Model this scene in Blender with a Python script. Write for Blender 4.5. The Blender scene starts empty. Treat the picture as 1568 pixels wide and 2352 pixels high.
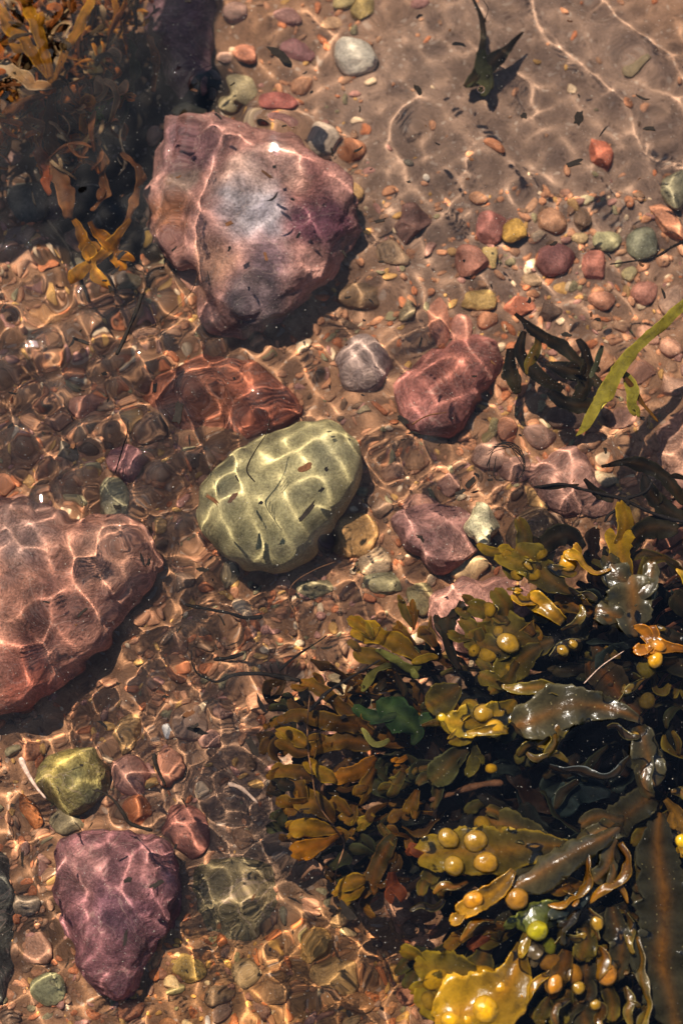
import bpy, math, random
import numpy as np
from math import radians as R
from mathutils import Vector

# ------------------------------------------------------------------ camera, sky, sun, exposure
SC = bpy.context.scene
K = 10.0            # blender units per metre: the scene is written in metres and stored in decimetres
SC.unit_settings.system = 'METRIC'; SC.unit_settings.scale_length = 1 / K
COL = SC.collection
CAM_LOC = np.array([0.0, -0.325, 1.30]); TILT = R(14.0); HALF = R(17.3)
cam = bpy.data.cameras.new("camera"); cam_o = bpy.data.objects.new("camera", cam); COL.objects.link(cam_o)
cam_o.location = CAM_LOC * K; cam_o.rotation_euler = (TILT, 0, 0)
cam.sensor_fit = 'VERTICAL'; cam.sensor_height = 36; cam.lens = 18 / math.tan(HALF)
cam.clip_start = 0.02 * K; cam.clip_end = 100
cam.dof.use_dof = True; cam.dof.focus_distance = 1.345 * K; cam.dof.aperture_fstop = 3.4 / K
SC.camera = cam_o
SUN_DIR = Vector((-0.42, 0.62, 1.05)).normalized()
world = bpy.data.worlds.new("World"); SC.world = world; world.use_nodes = True
wn = world.node_tree
sky = wn.nodes.new('ShaderNodeTexSky'); sky.sky_type = 'NISHITA'; sky.sun_disc = False
sky.sun_elevation = math.asin(SUN_DIR.z); sky.sun_rotation = math.atan2(SUN_DIR.x, SUN_DIR.y)
wn.links.new(sky.outputs[0], wn.nodes['Background'].inputs[0]); wn.nodes['Background'].inputs[1].default_value = 0.065
sl = bpy.data.lights.new('sun', 'SUN'); sl.energy = 5.0; sl.angle = R(0.5); sl.color = (1.0, 0.90, 0.76)
so = bpy.data.objects.new('sun', sl); COL.objects.link(so)
so.rotation_euler = SUN_DIR.to_track_quat('Z', 'Y').to_euler()
sl.cycles.is_caustics_light = True
SC.view_settings.view_transform = 'Standard'; SC.view_settings.look = 'None'
SC.view_settings.exposure = 0.93
SC.cycles.use_denoising = True
SC.cycles.max_bounces = 8; SC.cycles.transmission_bounces = 6; SC.cycles.diffuse_bounces = 2
SC.cycles.caustics_refractive = True; SC.cycles.caustics_reflective = False
SC.cycles.sample_clamp_indirect = 4.0

rng = np.random.default_rng(7); random.seed(7)
DPX = 0.000348      # metres per pixel of the 1568-wide layout grid

# ------------------------------------------------------------------ geometry helpers
ct, st_ = math.cos(TILT), math.sin(TILT)
def at(dx, dy, z=0.0):
    """point of the photograph (1568 x 2352 grid) at height z, seen through a flat water surface when z < 0"""
    dx = np.asarray(dx, float); dy = np.asarray(dy, float); z = np.zeros_like(dx) + z
    k = math.tan(HALF)
    vx = (dx / 784 - 1) * k * 1568 / 2352; vy = (1 - dy / 1176) * k; vz = -np.ones_like(dx)
    d = np.stack([vx, vy * ct - vz * st_, vy * st_ + vz * ct], -1)
    d /= np.linalg.norm(d, axis=-1, keepdims=True)
    zs = np.maximum(z, 0)
    p = CAM_LOC + d * ((zs - CAM_LOC[2]) / d[..., 2])[..., None]
    e = d / 1.333; e[..., 2] = -np.sqrt(1 - e[..., 0] ** 2 - e[..., 1] ** 2)
    p = p + e * (np.minimum(z, 0) / e[..., 2])[..., None]
    return p

def project(P):
    """photo-grid position at which the camera sees the points P (through flat water)"""
    D = np.stack([784 + P[:, 0] / DPX, 1176 - P[:, 1] / DPX], -1)
    for _ in range(6):
        e = P - at(D[:, 0], D[:, 1], P[:, 2]); D[:, 0] += e[:, 0] / DPX; D[:, 1] -= e[:, 1] / DPX
    return D

def h3(i, j, k, s):
    n = (i * 73856093) ^ (j * 19349663) ^ (k * 83492791) ^ (s * 2654435761 & 0x7fffffff)
    n = (n ^ (n >> 13)) * 1274126177 & 0xffffffff
    n = (n ^ (n >> 16)) * 2246822519 & 0xffffffff
    return ((n ^ (n >> 15)) & 0xffffff) / 0xffffff * 2 - 1
def vnoise(P, seed=0):
    P = np.asarray(P, float) + 1000.0
    I = np.floor(P).astype(np.int64); F = P - I; F = F * F * (3 - 2 * F)
    out = 0
    for a in (0, 1):
        for b in (0, 1):
            for c in (0, 1):
                w = (F[..., 0] if a else 1 - F[..., 0]) * (F[..., 1] if b else 1 - F[..., 1]) * (F[..., 2] if c else 1 - F[..., 2])
                out = out + w * h3(I[..., 0] + a, I[..., 1] + b, I[..., 2] + c, seed)
    return out
def fbm(P, seed=0, octaves=4, gain=0.5):
    s = 0; a = 1
    P = np.asarray(P, float)
    for o in range(octaves):
        s = s + a * vnoise(P * 2 ** o + 17.3 * o, seed + o); a *= gain
    return s
def n2(X, Y, f, seed, oc=3):
    return fbm(np.stack([X * f, Y * f, np.zeros_like(X)], -1), seed, oc)

def make_mesh(name, v, q, mats=(), col=None, uv=None, smooth=True):
    v = np.ascontiguousarray(np.asarray(v) * K, dtype=np.float32)
    me = bpy.data.meshes.new(name)
    q = np.asarray(q, dtype=np.int32); nl = q.shape[1]
    me.vertices.add(len(v)); me.vertices.foreach_set('co', v.ravel())
    me.loops.add(q.size); me.loops.foreach_set('vertex_index', q.ravel())
    me.polygons.add(len(q)); me.polygons.foreach_set('loop_start', np.arange(0, q.size, nl, dtype=np.int32))
    me.polygons.foreach_set('use_smooth', np.full(len(q), smooth))
    if col is not None:
        a = me.color_attributes.new('Col', 'FLOAT_COLOR', 'POINT')
        c = np.ones((len(v), 4), np.float32); c[:, :3] = col; a.data.foreach_set('color', c.ravel())
    if uv is not None:
        a = me.attributes.new('ribbon', 'FLOAT_VECTOR', 'POINT')
        c = np.zeros((len(v), 3), np.float32); c[:, :2] = uv; a.data.foreach_set('vector', c.ravel())
    for m in mats: me.materials.append(m)
    me.update(calc_edges=True); me.validate()
    return me
def link(name, me, parent=None, loc=None, receiver=True):
    o = bpy.data.objects.new(name, me); COL.objects.link(o)
    if parent is not None: o.parent = parent
    if loc is not None: o.location = [x * K for x in loc]
    if receiver: o.cycles.is_caustics_receiver = True
    return o
def tag(o, label=None, cat=None, group=None, kind=None):
    if label: o['label'] = label
    if cat: o['category'] = cat
    if group: o['group'] = group
    if kind: o['kind'] = kind
    return o

def cube_sphere(n):
    t = np.tan(np.linspace(-math.pi / 4, math.pi / 4, n + 1)); A, B = np.meshgrid(t, t)
    vs = []; qs = []; off = 0
    i = np.arange((n + 1) ** 2).reshape(n + 1, n + 1)
    base = np.stack([i[:-1, :-1], i[:-1, 1:], i[1:, 1:], i[1:, :-1]], -1).reshape(-1, 4)
    for ax in range(3):
        for sg in (1, -1):
            p = np.zeros((n + 1, n + 1, 3)); p[..., ax] = sg; p[..., (ax + 1) % 3] = A; p[..., (ax + 2) % 3] = B * sg
            vs.append(p.reshape(-1, 3)); qs.append(base + off); off += (n + 1) ** 2
    v = np.concatenate(vs); q = np.concatenate(qs)
    v /= np.linalg.norm(v, axis=1, keepdims=True)
    key = np.round(v * 1e5).astype(np.int64)
    _, first, inv = np.unique(key, axis=0, return_index=True, return_inverse=True)
    return v[first], inv.reshape(-1)[q]

def srgb(c, k=1.0):
    c = np.asarray(c, float) / 255.0
    return tuple((np.where(c <= 0.04045, c / 12.92, ((c + 0.055) / 1.055) ** 2.4) * k).tolist())

# ------------------------------------------------------------------ materials
def nodes(name):
    m = bpy.data.materials.new(name); m.use_nodes = True
    return m, m.node_tree, m.node_tree.nodes['Principled BSDF']
def N(nt, t, **kw):
    n = nt.nodes.new(t)
    for k, v in kw.items():
        if hasattr(n, k): setattr(n, k, v)
        else: n.inputs[k.replace('_', ' ')].default_value = v
    return n
def mix(nt, fac, a, b, mode='MIX'):
    n = nt.nodes.new('ShaderNodeMix'); n.data_type = 'RGBA'; n.blend_type = mode
    for s, v in ((0, fac), (6, a), (7, b)):
        if isinstance(v, (int, float)): n.inputs[s].default_value = v
        elif isinstance(v, tuple): n.inputs[s].default_value = (*v[:3], 1)
        else: nt.links.new(v, n.inputs[s])
    return n.outputs[2]
def ramp(nt, src, stops):
    n = nt.nodes.new('ShaderNodeValToRGB'); e = n.color_ramp.elements
    while len(e) < len(stops): e.new(0.5)
    for i, (p, c) in enumerate(stops):
        e[i].position = p; e[i].color = (c, c, c, 1) if isinstance(c, (int, float)) else (*c, 1)
    nt.links.new(src, n.inputs[0]); return n.outputs[0]
def noise(nt, co, scale, detail=4, rough=0.6, dist=0.0):
    n = nt.nodes.new('ShaderNodeTexNoise'); n.inputs['Scale'].default_value = scale / K; n.inputs['Detail'].default_value = detail
    n.inputs['Roughness'].default_value = rough; n.inputs['Distortion'].default_value = dist
    nt.links.new(co, n.inputs['Vector']); return n.outputs['Fac']
def bump(nt, b, h, strength, dist):
    n = nt.nodes.new('ShaderNodeBump'); n.inputs['Strength'].default_value = strength; n.inputs['Distance'].default_value = dist * K
    nt.links.new(h, n.inputs['Height']); nt.links.new(n.outputs[0], b.inputs['Normal'])

def stone_material(name, source, grain=1.0, vein=0.0):
    """source: 'attr' reads each stone's own colour from the mesh, 'object' from the object"""
    m, nt, b = nodes(name)
    co = N(nt, 'ShaderNodeTexCoord').outputs['Object'] if source == 'attr' else N(nt, 'ShaderNodeNewGeometry').outputs['Position']
    if source == 'attr': base = N(nt, 'ShaderNodeAttribute', attribute_name='Col').outputs['Color']
    else: base = N(nt, 'ShaderNodeObjectInfo').outputs['Color']
    f1 = noise(nt, co, 55, 5, 0.65, 0.6)
    c = mix(nt, 1.0, base, ramp(nt, f1, [(0.30, 0.62), (0.5, 1.0), (0.72, 1.38)]), 'MULTIPLY')
    f2 = noise(nt, co, 420 * grain, 3, 0.7)
    c = mix(nt, 0.8, c, ramp(nt, f2, [(0.32, 0.55), (0.5, 1.0), (0.68, 1.5)]), 'MULTIPLY')
    fc = noise(nt, co, 24, 7, 0.72, 1.8)
    c = mix(nt, 1.0, c, ramp(nt, fc, [(0.38, 1.25), (0.47, 1.0), (0.5, 0.62), (0.53, 1.0), (0.66, 0.78)]), 'MULTIPLY') if vein else c
    f3 = noise(nt, co, 900, 2, 0.5)
    c = mix(nt, ramp(nt, f3, [(0.66, 0.0), (0.74, 0.5)]), c, srgb((205, 190, 175)))
    f4 = noise(nt, co, 130, 3, 0.6, 1.5)
    c = mix(nt, ramp(nt, f4, [(0.62, 0.0), (0.72, 0.45)]), c, srgb((70, 48, 44)))
    if vein:
        f5 = noise(nt, co, 16, 3, 0.5, 2.2)
        c = mix(nt, ramp(nt, f5, [(0.485, 0.0), (0.5, vein), (0.515, 0.0)]), c, srgb((205, 170, 155)))
    nt.links.new(c, b.inputs['Base Color']); b.inputs['Roughness'].default_value = 0.75
    b.inputs['Specular IOR Level'].default_value = 0.15
    hh = N(nt, 'ShaderNodeMath', operation='ADD'); nt.links.new(f1, hh.inputs[0]); nt.links.new(f2, hh.inputs[1])
    bump(nt, b, hh.outputs[0], 0.7 if vein else 0.5, 0.0022 if vein else 0.0009)
    return m
M_BOULDER = stone_material('boulder_stone', 'attr', 1.0, 0.22)
M_COBBLE = stone_material('smooth_green_stone', 'attr', 1.2, 0.0)
M_PEBBLE = stone_material('pebble_stone', 'object', 1.2)
M_GRAVEL = stone_material('gravel_stone', 'attr', 1.2)

def sand_material():
    m, nt, b = nodes('sand')
    co = N(nt, 'ShaderNodeNewGeometry').outputs['Position']
    base = N(nt, 'ShaderNodeAttribute', attribute_name='Col').outputs['Color']
    f = noise(nt, co, 700, 4, 0.75)
    c = mix(nt, 0.9, base, ramp(nt, f, [(0.3, 0.6), (0.5, 1.0), (0.7, 1.4)]), 'MULTIPLY')
    f2 = noise(nt, co, 70, 5, 0.7, 0.8)
    c = mix(nt, 1.0, c, ramp(nt, f2, [(0.3, 0.7), (0.7, 1.28)]), 'MULTIPLY')
    v = N(nt, 'ShaderNodeTexVoronoi', Scale=330.0 / K); nt.links.new(co, v.inputs['Vector'])
    vc = N(nt, 'ShaderNodeSeparateColor'); nt.links.new(v.outputs['Color'], vc.inputs[0])
    c = mix(nt, ramp(nt, vc.outputs[0], [(0.94, 0.0), (0.97, 0.35)]), c, srgb((200, 178, 160)))
    c = mix(nt, ramp(nt, vc.outputs[1], [(0.93, 0.0), (0.96, 0.4)]), c, srgb((70, 50, 44)))
    nt.links.new(c, b.inputs['Base Color']); b.inputs['Roughness'].default_value = 0.9; b.inputs['Specular IOR Level'].default_value = 0.1
    hh = N(nt, 'ShaderNodeMath', operation='ADD'); nt.links.new(f, hh.inputs[0]); nt.links.new(f2, hh.inputs[1])
    bump(nt, b, hh.outputs[0], 0.8, 0.002)
    return m
M_SAND = sand_material()

def weed_material(name, transl=0.35, spots=True, gloss=0.16, coat=0.6):
    m, nt, b = nodes(name)
    co = N(nt, 'ShaderNodeNewGeometry').outputs['Position']
    base = N(nt, 'ShaderNodeAttribute', attribute_name='Col').outputs['Color']
    f = noise(nt, co, 160, 4, 0.65, 0.5)
    c = mix(nt, 1.0, base, ramp(nt, f, [(0.3, 0.62), (0.5, 1.0), (0.72, 1.3)]), 'MULTIPLY')
    if spots:
        v = N(nt, 'ShaderNodeTexVoronoi', Scale=210.0 / K); nt.links.new(co, v.inputs['Vector'])
        sc_ = N(nt, 'ShaderNodeSeparateColor'); nt.links.new(v.outputs['Color'], sc_.inputs[0])
        mu = N(nt, 'ShaderNodeMath', operation='MULTIPLY'); nt.links.new(ramp(nt, v.outputs['Distance'], [(0.08, 0.5), (0.15, 0.0)]), mu.inputs[0])
        nt.links.new(ramp(nt, sc_.outputs[0], [(0.45, 0.0), (0.8, 1.0)]), mu.inputs[1])
        c = mix(nt, mu.outputs[0], c, srgb((176, 160, 110)))
        f9 = noise(nt, co, 45, 5, 0.7, 1.0)
        c = mix(nt, ramp(nt, f9, [(0.52, 0.0), (0.72, 0.6)]), c, srgb((38, 34, 22)))
    nt.links.new(c, b.inputs['Base Color'])
    b.inputs['Roughness'].default_value = gloss + 0.12; b.inputs['Coat Weight'].default_value = coat
    b.inputs['Coat Roughness'].default_value = gloss * 0.45; b.inputs['Coat IOR'].default_value = 1.36
    b.inputs['Specular IOR Level'].default_value = 0.3 if coat else 0.05
    bump(nt, b, f, 0.5, 0.0016)
    tr = N(nt, 'ShaderNodeBsdfTranslucent')
    tc = mix(nt, 1.0, c, (2.3, 1.9, 1.0), 'MULTIPLY'); nt.links.new(tc, tr.inputs['Color'])
    ms = N(nt, 'ShaderNodeMixShader'); ms.inputs[0].default_value = transl
    nt.links.new(b.outputs[0], ms.inputs[1]); nt.links.new(tr.outputs[0], ms.inputs[2])
    nt.links.new(ms.outputs[0], nt.nodes['Material Output'].inputs['Surface'])
    return m
M_WEED = weed_material('wet_wrack', 0.36, True, 0.07, 1.0)
M_WEED_SOFT = weed_material('submerged_wrack', 0.42, False, 0.4, 0.0)
M_WEED_UNDER = weed_material('wrack_just_under_water', 0.42, True, 0.45, 0.0)
M_BLADDER = weed_material('wrack_bladder', 0.12, False, 0.07, 1.0)
M_BLADDER_UNDER = weed_material('wrack_bladder_under_water', 0.12, False, 0.5, 0.0)

def plain(name, color, rough=0.7, var=0.5, scale=300):
    m, nt, b = nodes(name)
    co = N(nt, 'ShaderNodeNewGeometry').outputs['Position']
    f = noise(nt, co, scale, 4, 0.7)
    c = mix(nt, 1.0, tuple(color), ramp(nt, f, [(0.3, 1 - var), (0.7, 1 + var)]), 'MULTIPLY')
    nt.links.new(c, b.inputs['Base Color']); b.inputs['Roughness'].default_value = rough; b.inputs['Specular IOR Level'].default_value = 0.08
    bump(nt, b, f, 0.5, 0.0006)
    return m
M_DARK = plain('rotted_dark_weed', srgb((30, 25, 22)))
M_BROWN = plain('dry_brown_weed', srgb((84, 54, 34)))
M_PALE = plain('bleached_fibre', srgb((180, 150, 132)))
M_THREAD = plain('brown_thread', srgb((120, 84, 58)))
M_MOTE = plain('pale_silt', srgb((215, 205, 190)))

def water_material():
    m = bpy.data.materials.new('sea_water'); m.use_nodes = True; nt = m.node_tree; nt.nodes.clear()
    g = nt.nodes.new('ShaderNodeBsdfGlass'); g.inputs['IOR'].default_value = 1.333; g.inputs['Roughness'].default_value = 0
    g.inputs['Color'].default_value = (0.985, 0.992, 0.98, 1)
    o = nt.nodes.new('ShaderNodeOutputMaterial'); nt.links.new(g.outputs[0], o.inputs[0]); return m
M_WATER = water_material()

# ------------------------------------------------------------------ waves of the water surface
def ddist(X, Y, dx, dy):
    p = at(dx, dy, 0.0); return np.hypot(X - p[0], Y - p[1])
def gauss(X, Y, dx, dy, r):
    return np.exp(-(ddist(X, Y, dx, dy) / (r * DPX)) ** 2)
wr = np.random.default_rng(11)
WAVES_S = []
for i in range(56):
    lam = 0.0165 * (4.6 ** wr.random() ** 1.15); a = wr.random() * 6.283; k = 6.283 / lam
    WAVES_S.append((k * math.cos(a), k * math.sin(a), wr.random() * 6.283, 0.000122 * (lam / 0.03) ** 1.35))
WAVES_L = []
for i in range(14):
    lam = 0.034 + 0.05 * wr.random(); a = R(48) + wr.normal() * 0.28; k = 6.283 / lam
    WAVES_L.append((k * math.cos(a), k * math.sin(a), wr.random() * 6.283, 0.00022 * (lam / 0.05) ** 1.4))
RINGS = [(760, 2880, 0.0105, 0.00013, 0.05), (600, 3350, 0.014, 0.00014, 0.06), (1430, 1500, 0.010, 0.00010, 0.03), (2060, 1840, 0.008, 0.00014, 0.018),
         (1000, 3650, 0.016, 0.00015, 0.06), (1500, 2100, 0.02, 0.00015, 0.05)]
# long low swells that gather the light into streaks: path on the photo grid where the streak falls, depth of what it falls on
SWELLS = [([(500,300),(480,380),(466,450),(452,540),(438,620),(470,690)], .050, 1.0), ([(470,262),(540,300),(600,360),(690,378),(760,400),(825,440)], .050, .5), ([(690,380),(700,440),(710,500)], .050, .6),
          ([(960,225),(905,275),(890,330),(912,400),(905,480)], .108, .5), ([(1190,-20),(1240,70),(1330,150),(1430,235),(1500,330),(1560,380)], .108, .9),
          ([(1360,-20),(1440,60),(1520,120),(1600,200)], .108, .8), ([(1120,120),(1190,170),(1240,260)], .108, .6), ([(1070,370),(1060,430),(1010,500)], .108, .7), ([(700,10),(760,70),(720,130)], .108, .5), ([(1500,330),(1540,420),(1560,520)], .108, .7)]
_se = np.array([SUN_DIR.x, SUN_DIR.y]) / 1.333; SWELL_SHIFT = _se / math.sqrt(1 - _se @ _se)
MENISCUS = []     # filled in by the fronds and bladders that break the surface
def wave(X, Y):
    calm = 0.22 + 0.78 / (1 + np.exp((Y - at(784, 620, 0.0)[1] + 0.25 * X) / 0.045))
    calm *= 1 - 0.72 * np.clip(gauss(X, Y, 1420, 1900, 520) * 1.3, 0, 1)
    calm *= np.clip(0.84 + 0.55 * n2(X, Y, 6, 5, 3), 0.55, 1.3)
    calm *= 1 + 0.35 * np.clip(gauss(X, Y, 100, 1330, 240) + gauss(X, Y, 240, 2030, 170) + gauss(X, Y, 615, 1100, 150), 0, 1)
    Z = np.zeros_like(X)
    for kx, ky, p, A in WAVES_S: Z += A * np.sin(kx * X + ky * Y + p)
    Z *= calm
    L = np.zeros_like(X)
    for kx, ky, p, A in WAVES_L: L += A * np.sin(kx * X + ky * Y + p)
    Z += L * (0.22 + 0.5 * np.clip(gauss(X, Y, 1200, 200, 700) * 1.2, 0, 1))
    for fx, fy, lam, A, R0 in RINGS:
        d = ddist(X, Y, fx / 1.7417, fy / 1.7417)
        Z += A * np.exp(-(d / R0) ** 2) * np.cos(6.283 * d / lam)
    sh = SWELL_SHIFT
    for path, depth, amp in SWELLS:
        w_ = catmull(np.column_stack([at([p[0] for p in path], [p[1] for p in path], -depth)]), 60)[:, :2] + sh * depth
        s_ = .0080 + .050 * depth; A = amp * .44 * (3.4 / depth) * s_ ** 2
        box = (X > w_[:, 0].min() - .04) & (X < w_[:, 0].max() + .04) & (Y > w_[:, 1].min() - .04) & (Y < w_[:, 1].max() + .04)
        if not box.any(): continue
        xb = X[box]; yb = Y[box]; d2 = np.full(xb.shape, 1.0)
        for i in range(len(w_) - 1):
            a = w_[i]; b = w_[i + 1]; ab = b - a; t = np.clip(((xb - a[0]) * ab[0] + (yb - a[1]) * ab[1]) / (ab @ ab + 1e-12), 0, 1)
            d2 = np.minimum(d2, (xb - a[0] - t * ab[0]) ** 2 + (yb - a[1] - t * ab[1]) ** 2)
        Z[box] += A * np.exp(-d2 / s_ ** 2) * (1 + .35 * n2(xb, yb, 45, 77, 2))
    far = np.clip((np.maximum(np.abs(X) / 0.62, np.abs(Y) / 0.85) - 1) * 3, 0, 1)
    return Z * (1 - far)

def axis(lo, hi, step, far):
    core = np.arange(lo, hi + step, step); ext = []; s = step; x = core[-1]
    while x < far: s *= 1.22; x += s; ext.append(x)
    ext = np.array(ext); mid = (lo + core[-1]) / 2
    return np.concatenate([(2 * mid - ext)[::-1], core, ext])
def grid_mesh(name, xs, ys, f, mats, colf=None):
    X, Y = np.meshgrid(xs, ys); Z = f(X, Y); ny, nx = X.shape
    i = np.arange(nx * ny).reshape(ny, nx)
    q = np.stack([i[:-1, :-1], i[:-1, 1:], i[1:, 1:], i[1:, :-1]], -1).reshape(-1, 4)
    col = colf(X, Y).reshape(-1, 3) if colf else None
    return make_mesh(name, np.stack([X, Y, Z], -1).reshape(-1, 3), q, mats, col)

# ------------------------------------------------------------------ the pool bed
BED = -0.115
def soft(d, r): return 1 / (1 + np.exp((d / DPX - r) / (0.18 * r)))
def bed_z(X, Y):
    z = BED + 0.006 * n2(X, Y, 9, 21, 3) + 0.0016 * n2(X, Y, 60, 31, 3)
    for dx, dy, r, h in [(230, 400, 190, -0.05), (420, 120, 140, -0.035), (1150, 250, 520, 0.012), (800, 650, 120, -0.012), (120, 1650, 150, -0.015),
                         (1300, 1800, 350, -0.04), (260, 900, 300, 0.006), (1500, 900, 260, 0.008)]:
        z = z + h * gauss(X, Y, dx, dy, r)
    return z
C_SAND = np.array(srgb((138, 110, 93))); C_SILT = np.array(srgb((156, 112, 82))); C_SHADE = np.array(srgb((44, 38, 32)))
def bed_col(X, Y):
    g = n2(X, Y, 12, 41, 4)[..., None] * 0.5
    sand = np.clip(gauss(X, Y, 1200, 220, 560) * 1.6 + gauss(X, Y, 600, 1900, 240) + 0.2 * g[..., 0], 0, 1)[..., None]
    c = C_SILT * (1 - sand) + C_SAND * sand
    c = c * (1 + np.clip(gauss(X, Y, 640, 2300, 260), 0, 1)[..., None] * np.array([.15, .05, -.3]))
    bed_shade = np.clip(gauss(X, Y, 230, 420, 190) * 1.3 + gauss(X, Y, 160, 170, 260) * 1.3 + gauss(X, Y, 420, 100, 150) + gauss(X, Y, 30, 2100, 130) * 0.7 + gauss(X, Y, 1350, 1850, 330), 0, 1)[..., None]
    c = c * (1 - bed_shade) + C_SHADE * bed_shade  # shade of hollow, left edge and weed clump put into the bed colour
    return c * (1 + 0.25 * g)
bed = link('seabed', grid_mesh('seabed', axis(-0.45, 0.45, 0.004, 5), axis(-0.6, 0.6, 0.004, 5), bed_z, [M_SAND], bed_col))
tag(bed, kind='structure')

# ------------------------------------------------------------------ stones
CS_HI = cube_sphere(44); CS_MID = cube_sphere(16); CS_LO = cube_sphere(5)
def stone_shape(P, seed, facets, rough, k=7):
    """P: points of the unit sphere; cuts facets and adds unevenness"""
    r = np.random.default_rng(seed); P = P.copy()
    for i in range(k):
        n = r.normal(size=3); n[2] = abs(n[2]) * 0.9; n /= np.linalg.norm(n); d0 = 0.66 + 0.25 * r.random()
        d = P @ n - d0; P -= np.outer(np.clip(d, 0, None), n) * facets
    f = fbm(P * 1.3 + seed, seed, 4, 0.5)
    return P * (1 + rough * f)[:, None]

def outlined_stone(outline, zt, zb, seed, facets=0.8, rough=0.10, hill=None, k=9, cs=None):
    """a stone whose plan follows an outline given on the photo grid; domed, faceted, uneven, closed underneath"""
    V, Q = cs or CS_HI
    zm = zb + (zt - zb) * 0.42
    o = np.array(outline, float); w = at(o[:, 0], o[:, 1], np.full(len(o), zm))[:, :2]
    c = (w.max(0) + w.min(0)) / 2
    d = w - c; th = np.arctan2(d[:, 1], d[:, 0]); rr = np.hypot(d[:, 0], d[:, 1])
    ix = np.argsort(th); th = th[ix]; rr = rr[ix]
    T = np.linspace(-math.pi, math.pi, 361)
    Rr = np.interp(T, np.concatenate([th - 2 * math.pi, th, th + 2 * math.pi]), np.tile(rr, 3))
    ker = np.exp(-np.linspace(-2, 2, 13) ** 2); ker /= ker.sum()
    Rr = np.convolve(np.concatenate([Rr[-13:-1], Rr, Rr[1:13]]), ker, 'same')[12:-12]
    U = stone_shape(V, seed, facets, rough * 0.5, k)
    t = np.arctan2(V[:, 1], V[:, 0]); rad = np.interp(t, T, Rr)
    horiz = np.hypot(U[:, 0], U[:, 1]); ang = np.arctan2(U[:, 1], U[:, 0])
    x = c[0] + np.cos(ang) * horiz * rad; y = c[1] + np.sin(ang) * horiz * rad
    up = (zt - zm); dn = (zm - zb)
    z = zm + np.where(U[:, 2] > 0, np.abs(U[:, 2]) ** 0.85 * up, U[:, 2] * dn)
    P = np.stack([x, y, z], -1)
    size = Rr.mean()
    nd = V / np.linalg.norm(V, axis=1, keepdims=True)
    P += nd * (fbm(P / size * 2.2, seed + 3, 5, 0.55) * rough * size * 0.28)[:, None]
    P += nd * (fbm(P / 0.012, seed + 9, 3, 0.5) * 0.0006)[:, None]
    if hill:
        for dx, dy, r_, h in hill:
            q = at(dx, dy, zt); g = np.exp(-((P[:, 0] - q[0]) ** 2 + (P[:, 1] - q[1]) ** 2) / (r_ * DPX) ** 2)
            P[:, 2] += h * g * (V[:, 2] > -0.2)
    return P, Q
def patches(P, base, plist, seed, f=30, amp=0.35):
    """the stone's own colour, patch by patch"""
    j = np.stack([fbm(P * f, seed + 50, 4), fbm(P * f + 9, seed + 60, 4)], -1) * 0.012
    X = P[:, 0] + j[:, 0]; Y = P[:, 1] + j[:, 1]
    c = np.tile(np.array(srgb(base)), (len(P), 1))
    for dx, dy, r, cc, k in plist:
        q = at(dx, dy, -0.05)
        w = np.clip(1.25 * np.exp(-(((X - q[0]) ** 2 + (Y - q[1]) ** 2) / (r * DPX) ** 2) ** 1.5), 0, 1)[:, None] * k
        c = c * (1 - w) + np.array(srgb(cc)) * w
    return c * (1.12 if seed == 3 else 1.0) * (1 + amp * fbm(P * 45, seed + 70, 4, 0.6))[:, None]
def big_stone(name, label, cat, outline, zt, seed, base, plist=(), facets=0.8, rough=0.1, hill=None, mat=None, group=None, zb=None, k=9, amp=0.35, cs=None):
    o = np.array(outline, float); c = o.mean(0); z0 = BED - 0.02 if zb is None else zb
    P, Q = outlined_stone(outline, zt, z0, seed, facets, rough, hill, k, cs)
    for _ in range(2):                     # make its seen extent that of the outline
        D = project(P); lo, hi = D.min(0), D.max(0); tl_, th_ = o.min(0), o.max(0)
        sc_ = (th_ - tl_) / (hi - lo); mx = P[:, :2].mean(0); dm = D.mean(0)
        want = tl_ + (dm - lo) * sc_
        P[:, :2] = mx + (P[:, :2] - mx) * sc_ + np.array([want[0] - dm[0], -(want[1] - dm[1])]) * DPX
    colr = patches(P, base, plist, seed, amp=amp)
    ctr = np.array([P[:, 0].mean(), P[:, 1].mean(), P[:, 2].min()])
    ob = link(name, make_mesh(name, P - ctr, Q, [mat or M_BOULDER], colr), loc=ctr.tolist())
    tag(ob, label, cat, group); return ob

big_stone('boulder', 'largest boulder, mauve and lilac with pink crests and an orange left flank, top centre', 'boulder',
    [(440,258),(500,252),(580,272),(640,288),(700,335),(760,388),(808,425),(832,480),(822,540),(790,580),(742,625),(704,685),(655,730),(592,765),(530,778),(480,748),(440,690),(408,620),(368,560),(345,500),(340,440),(352,370),(375,300)],
    -0.036, 3, (150,106,96), [(440,320,75,(112,78,80),0.9),(385,470,50,(146,92,60),0.85),(560,420,60,(196,158,140),0.7),(600,490,85,(158,146,150),0.95),(700,420,70,(150,96,88),0.8),(480,600,60,(182,132,106),0.8),
     (745,500,75,(104,62,72),0.95),(620,600,60,(118,92,98),0.8),(600,690,90,(78,68,72),0.85),(560,300,60,(165,116,104),0.8),(420,400,40,(98,88,78),0.7),(660,380,40,(178,140,124),0.6)],
    0.6, 0.24, [(470,480,60,0.012),(640,370,90,0.014),(560,530,60,-0.006),(430,330,70,-0.012)], k=12, amp=0.42)
big_stone('green_cobble', 'smooth rounded olive-green cobble netted with sunlight, centre of the pool', 'cobble',
    [(455,1160),(468,1100),(510,1060),(560,1030),(620,1000),(690,975),(750,968),(800,985),(830,1020),(835,1070),(815,1130),(775,1190),(737,1250),(690,1300),(630,1322),(570,1310),(510,1280),(465,1225)],
    -0.050, 5, (160,147,106), [(560,1240,90,(148,136,96),0.6),(760,1040,60,(172,160,122),0.6)], 0.0, 0.02, mat=M_COBBLE, amp=0.14, k=6)
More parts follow.
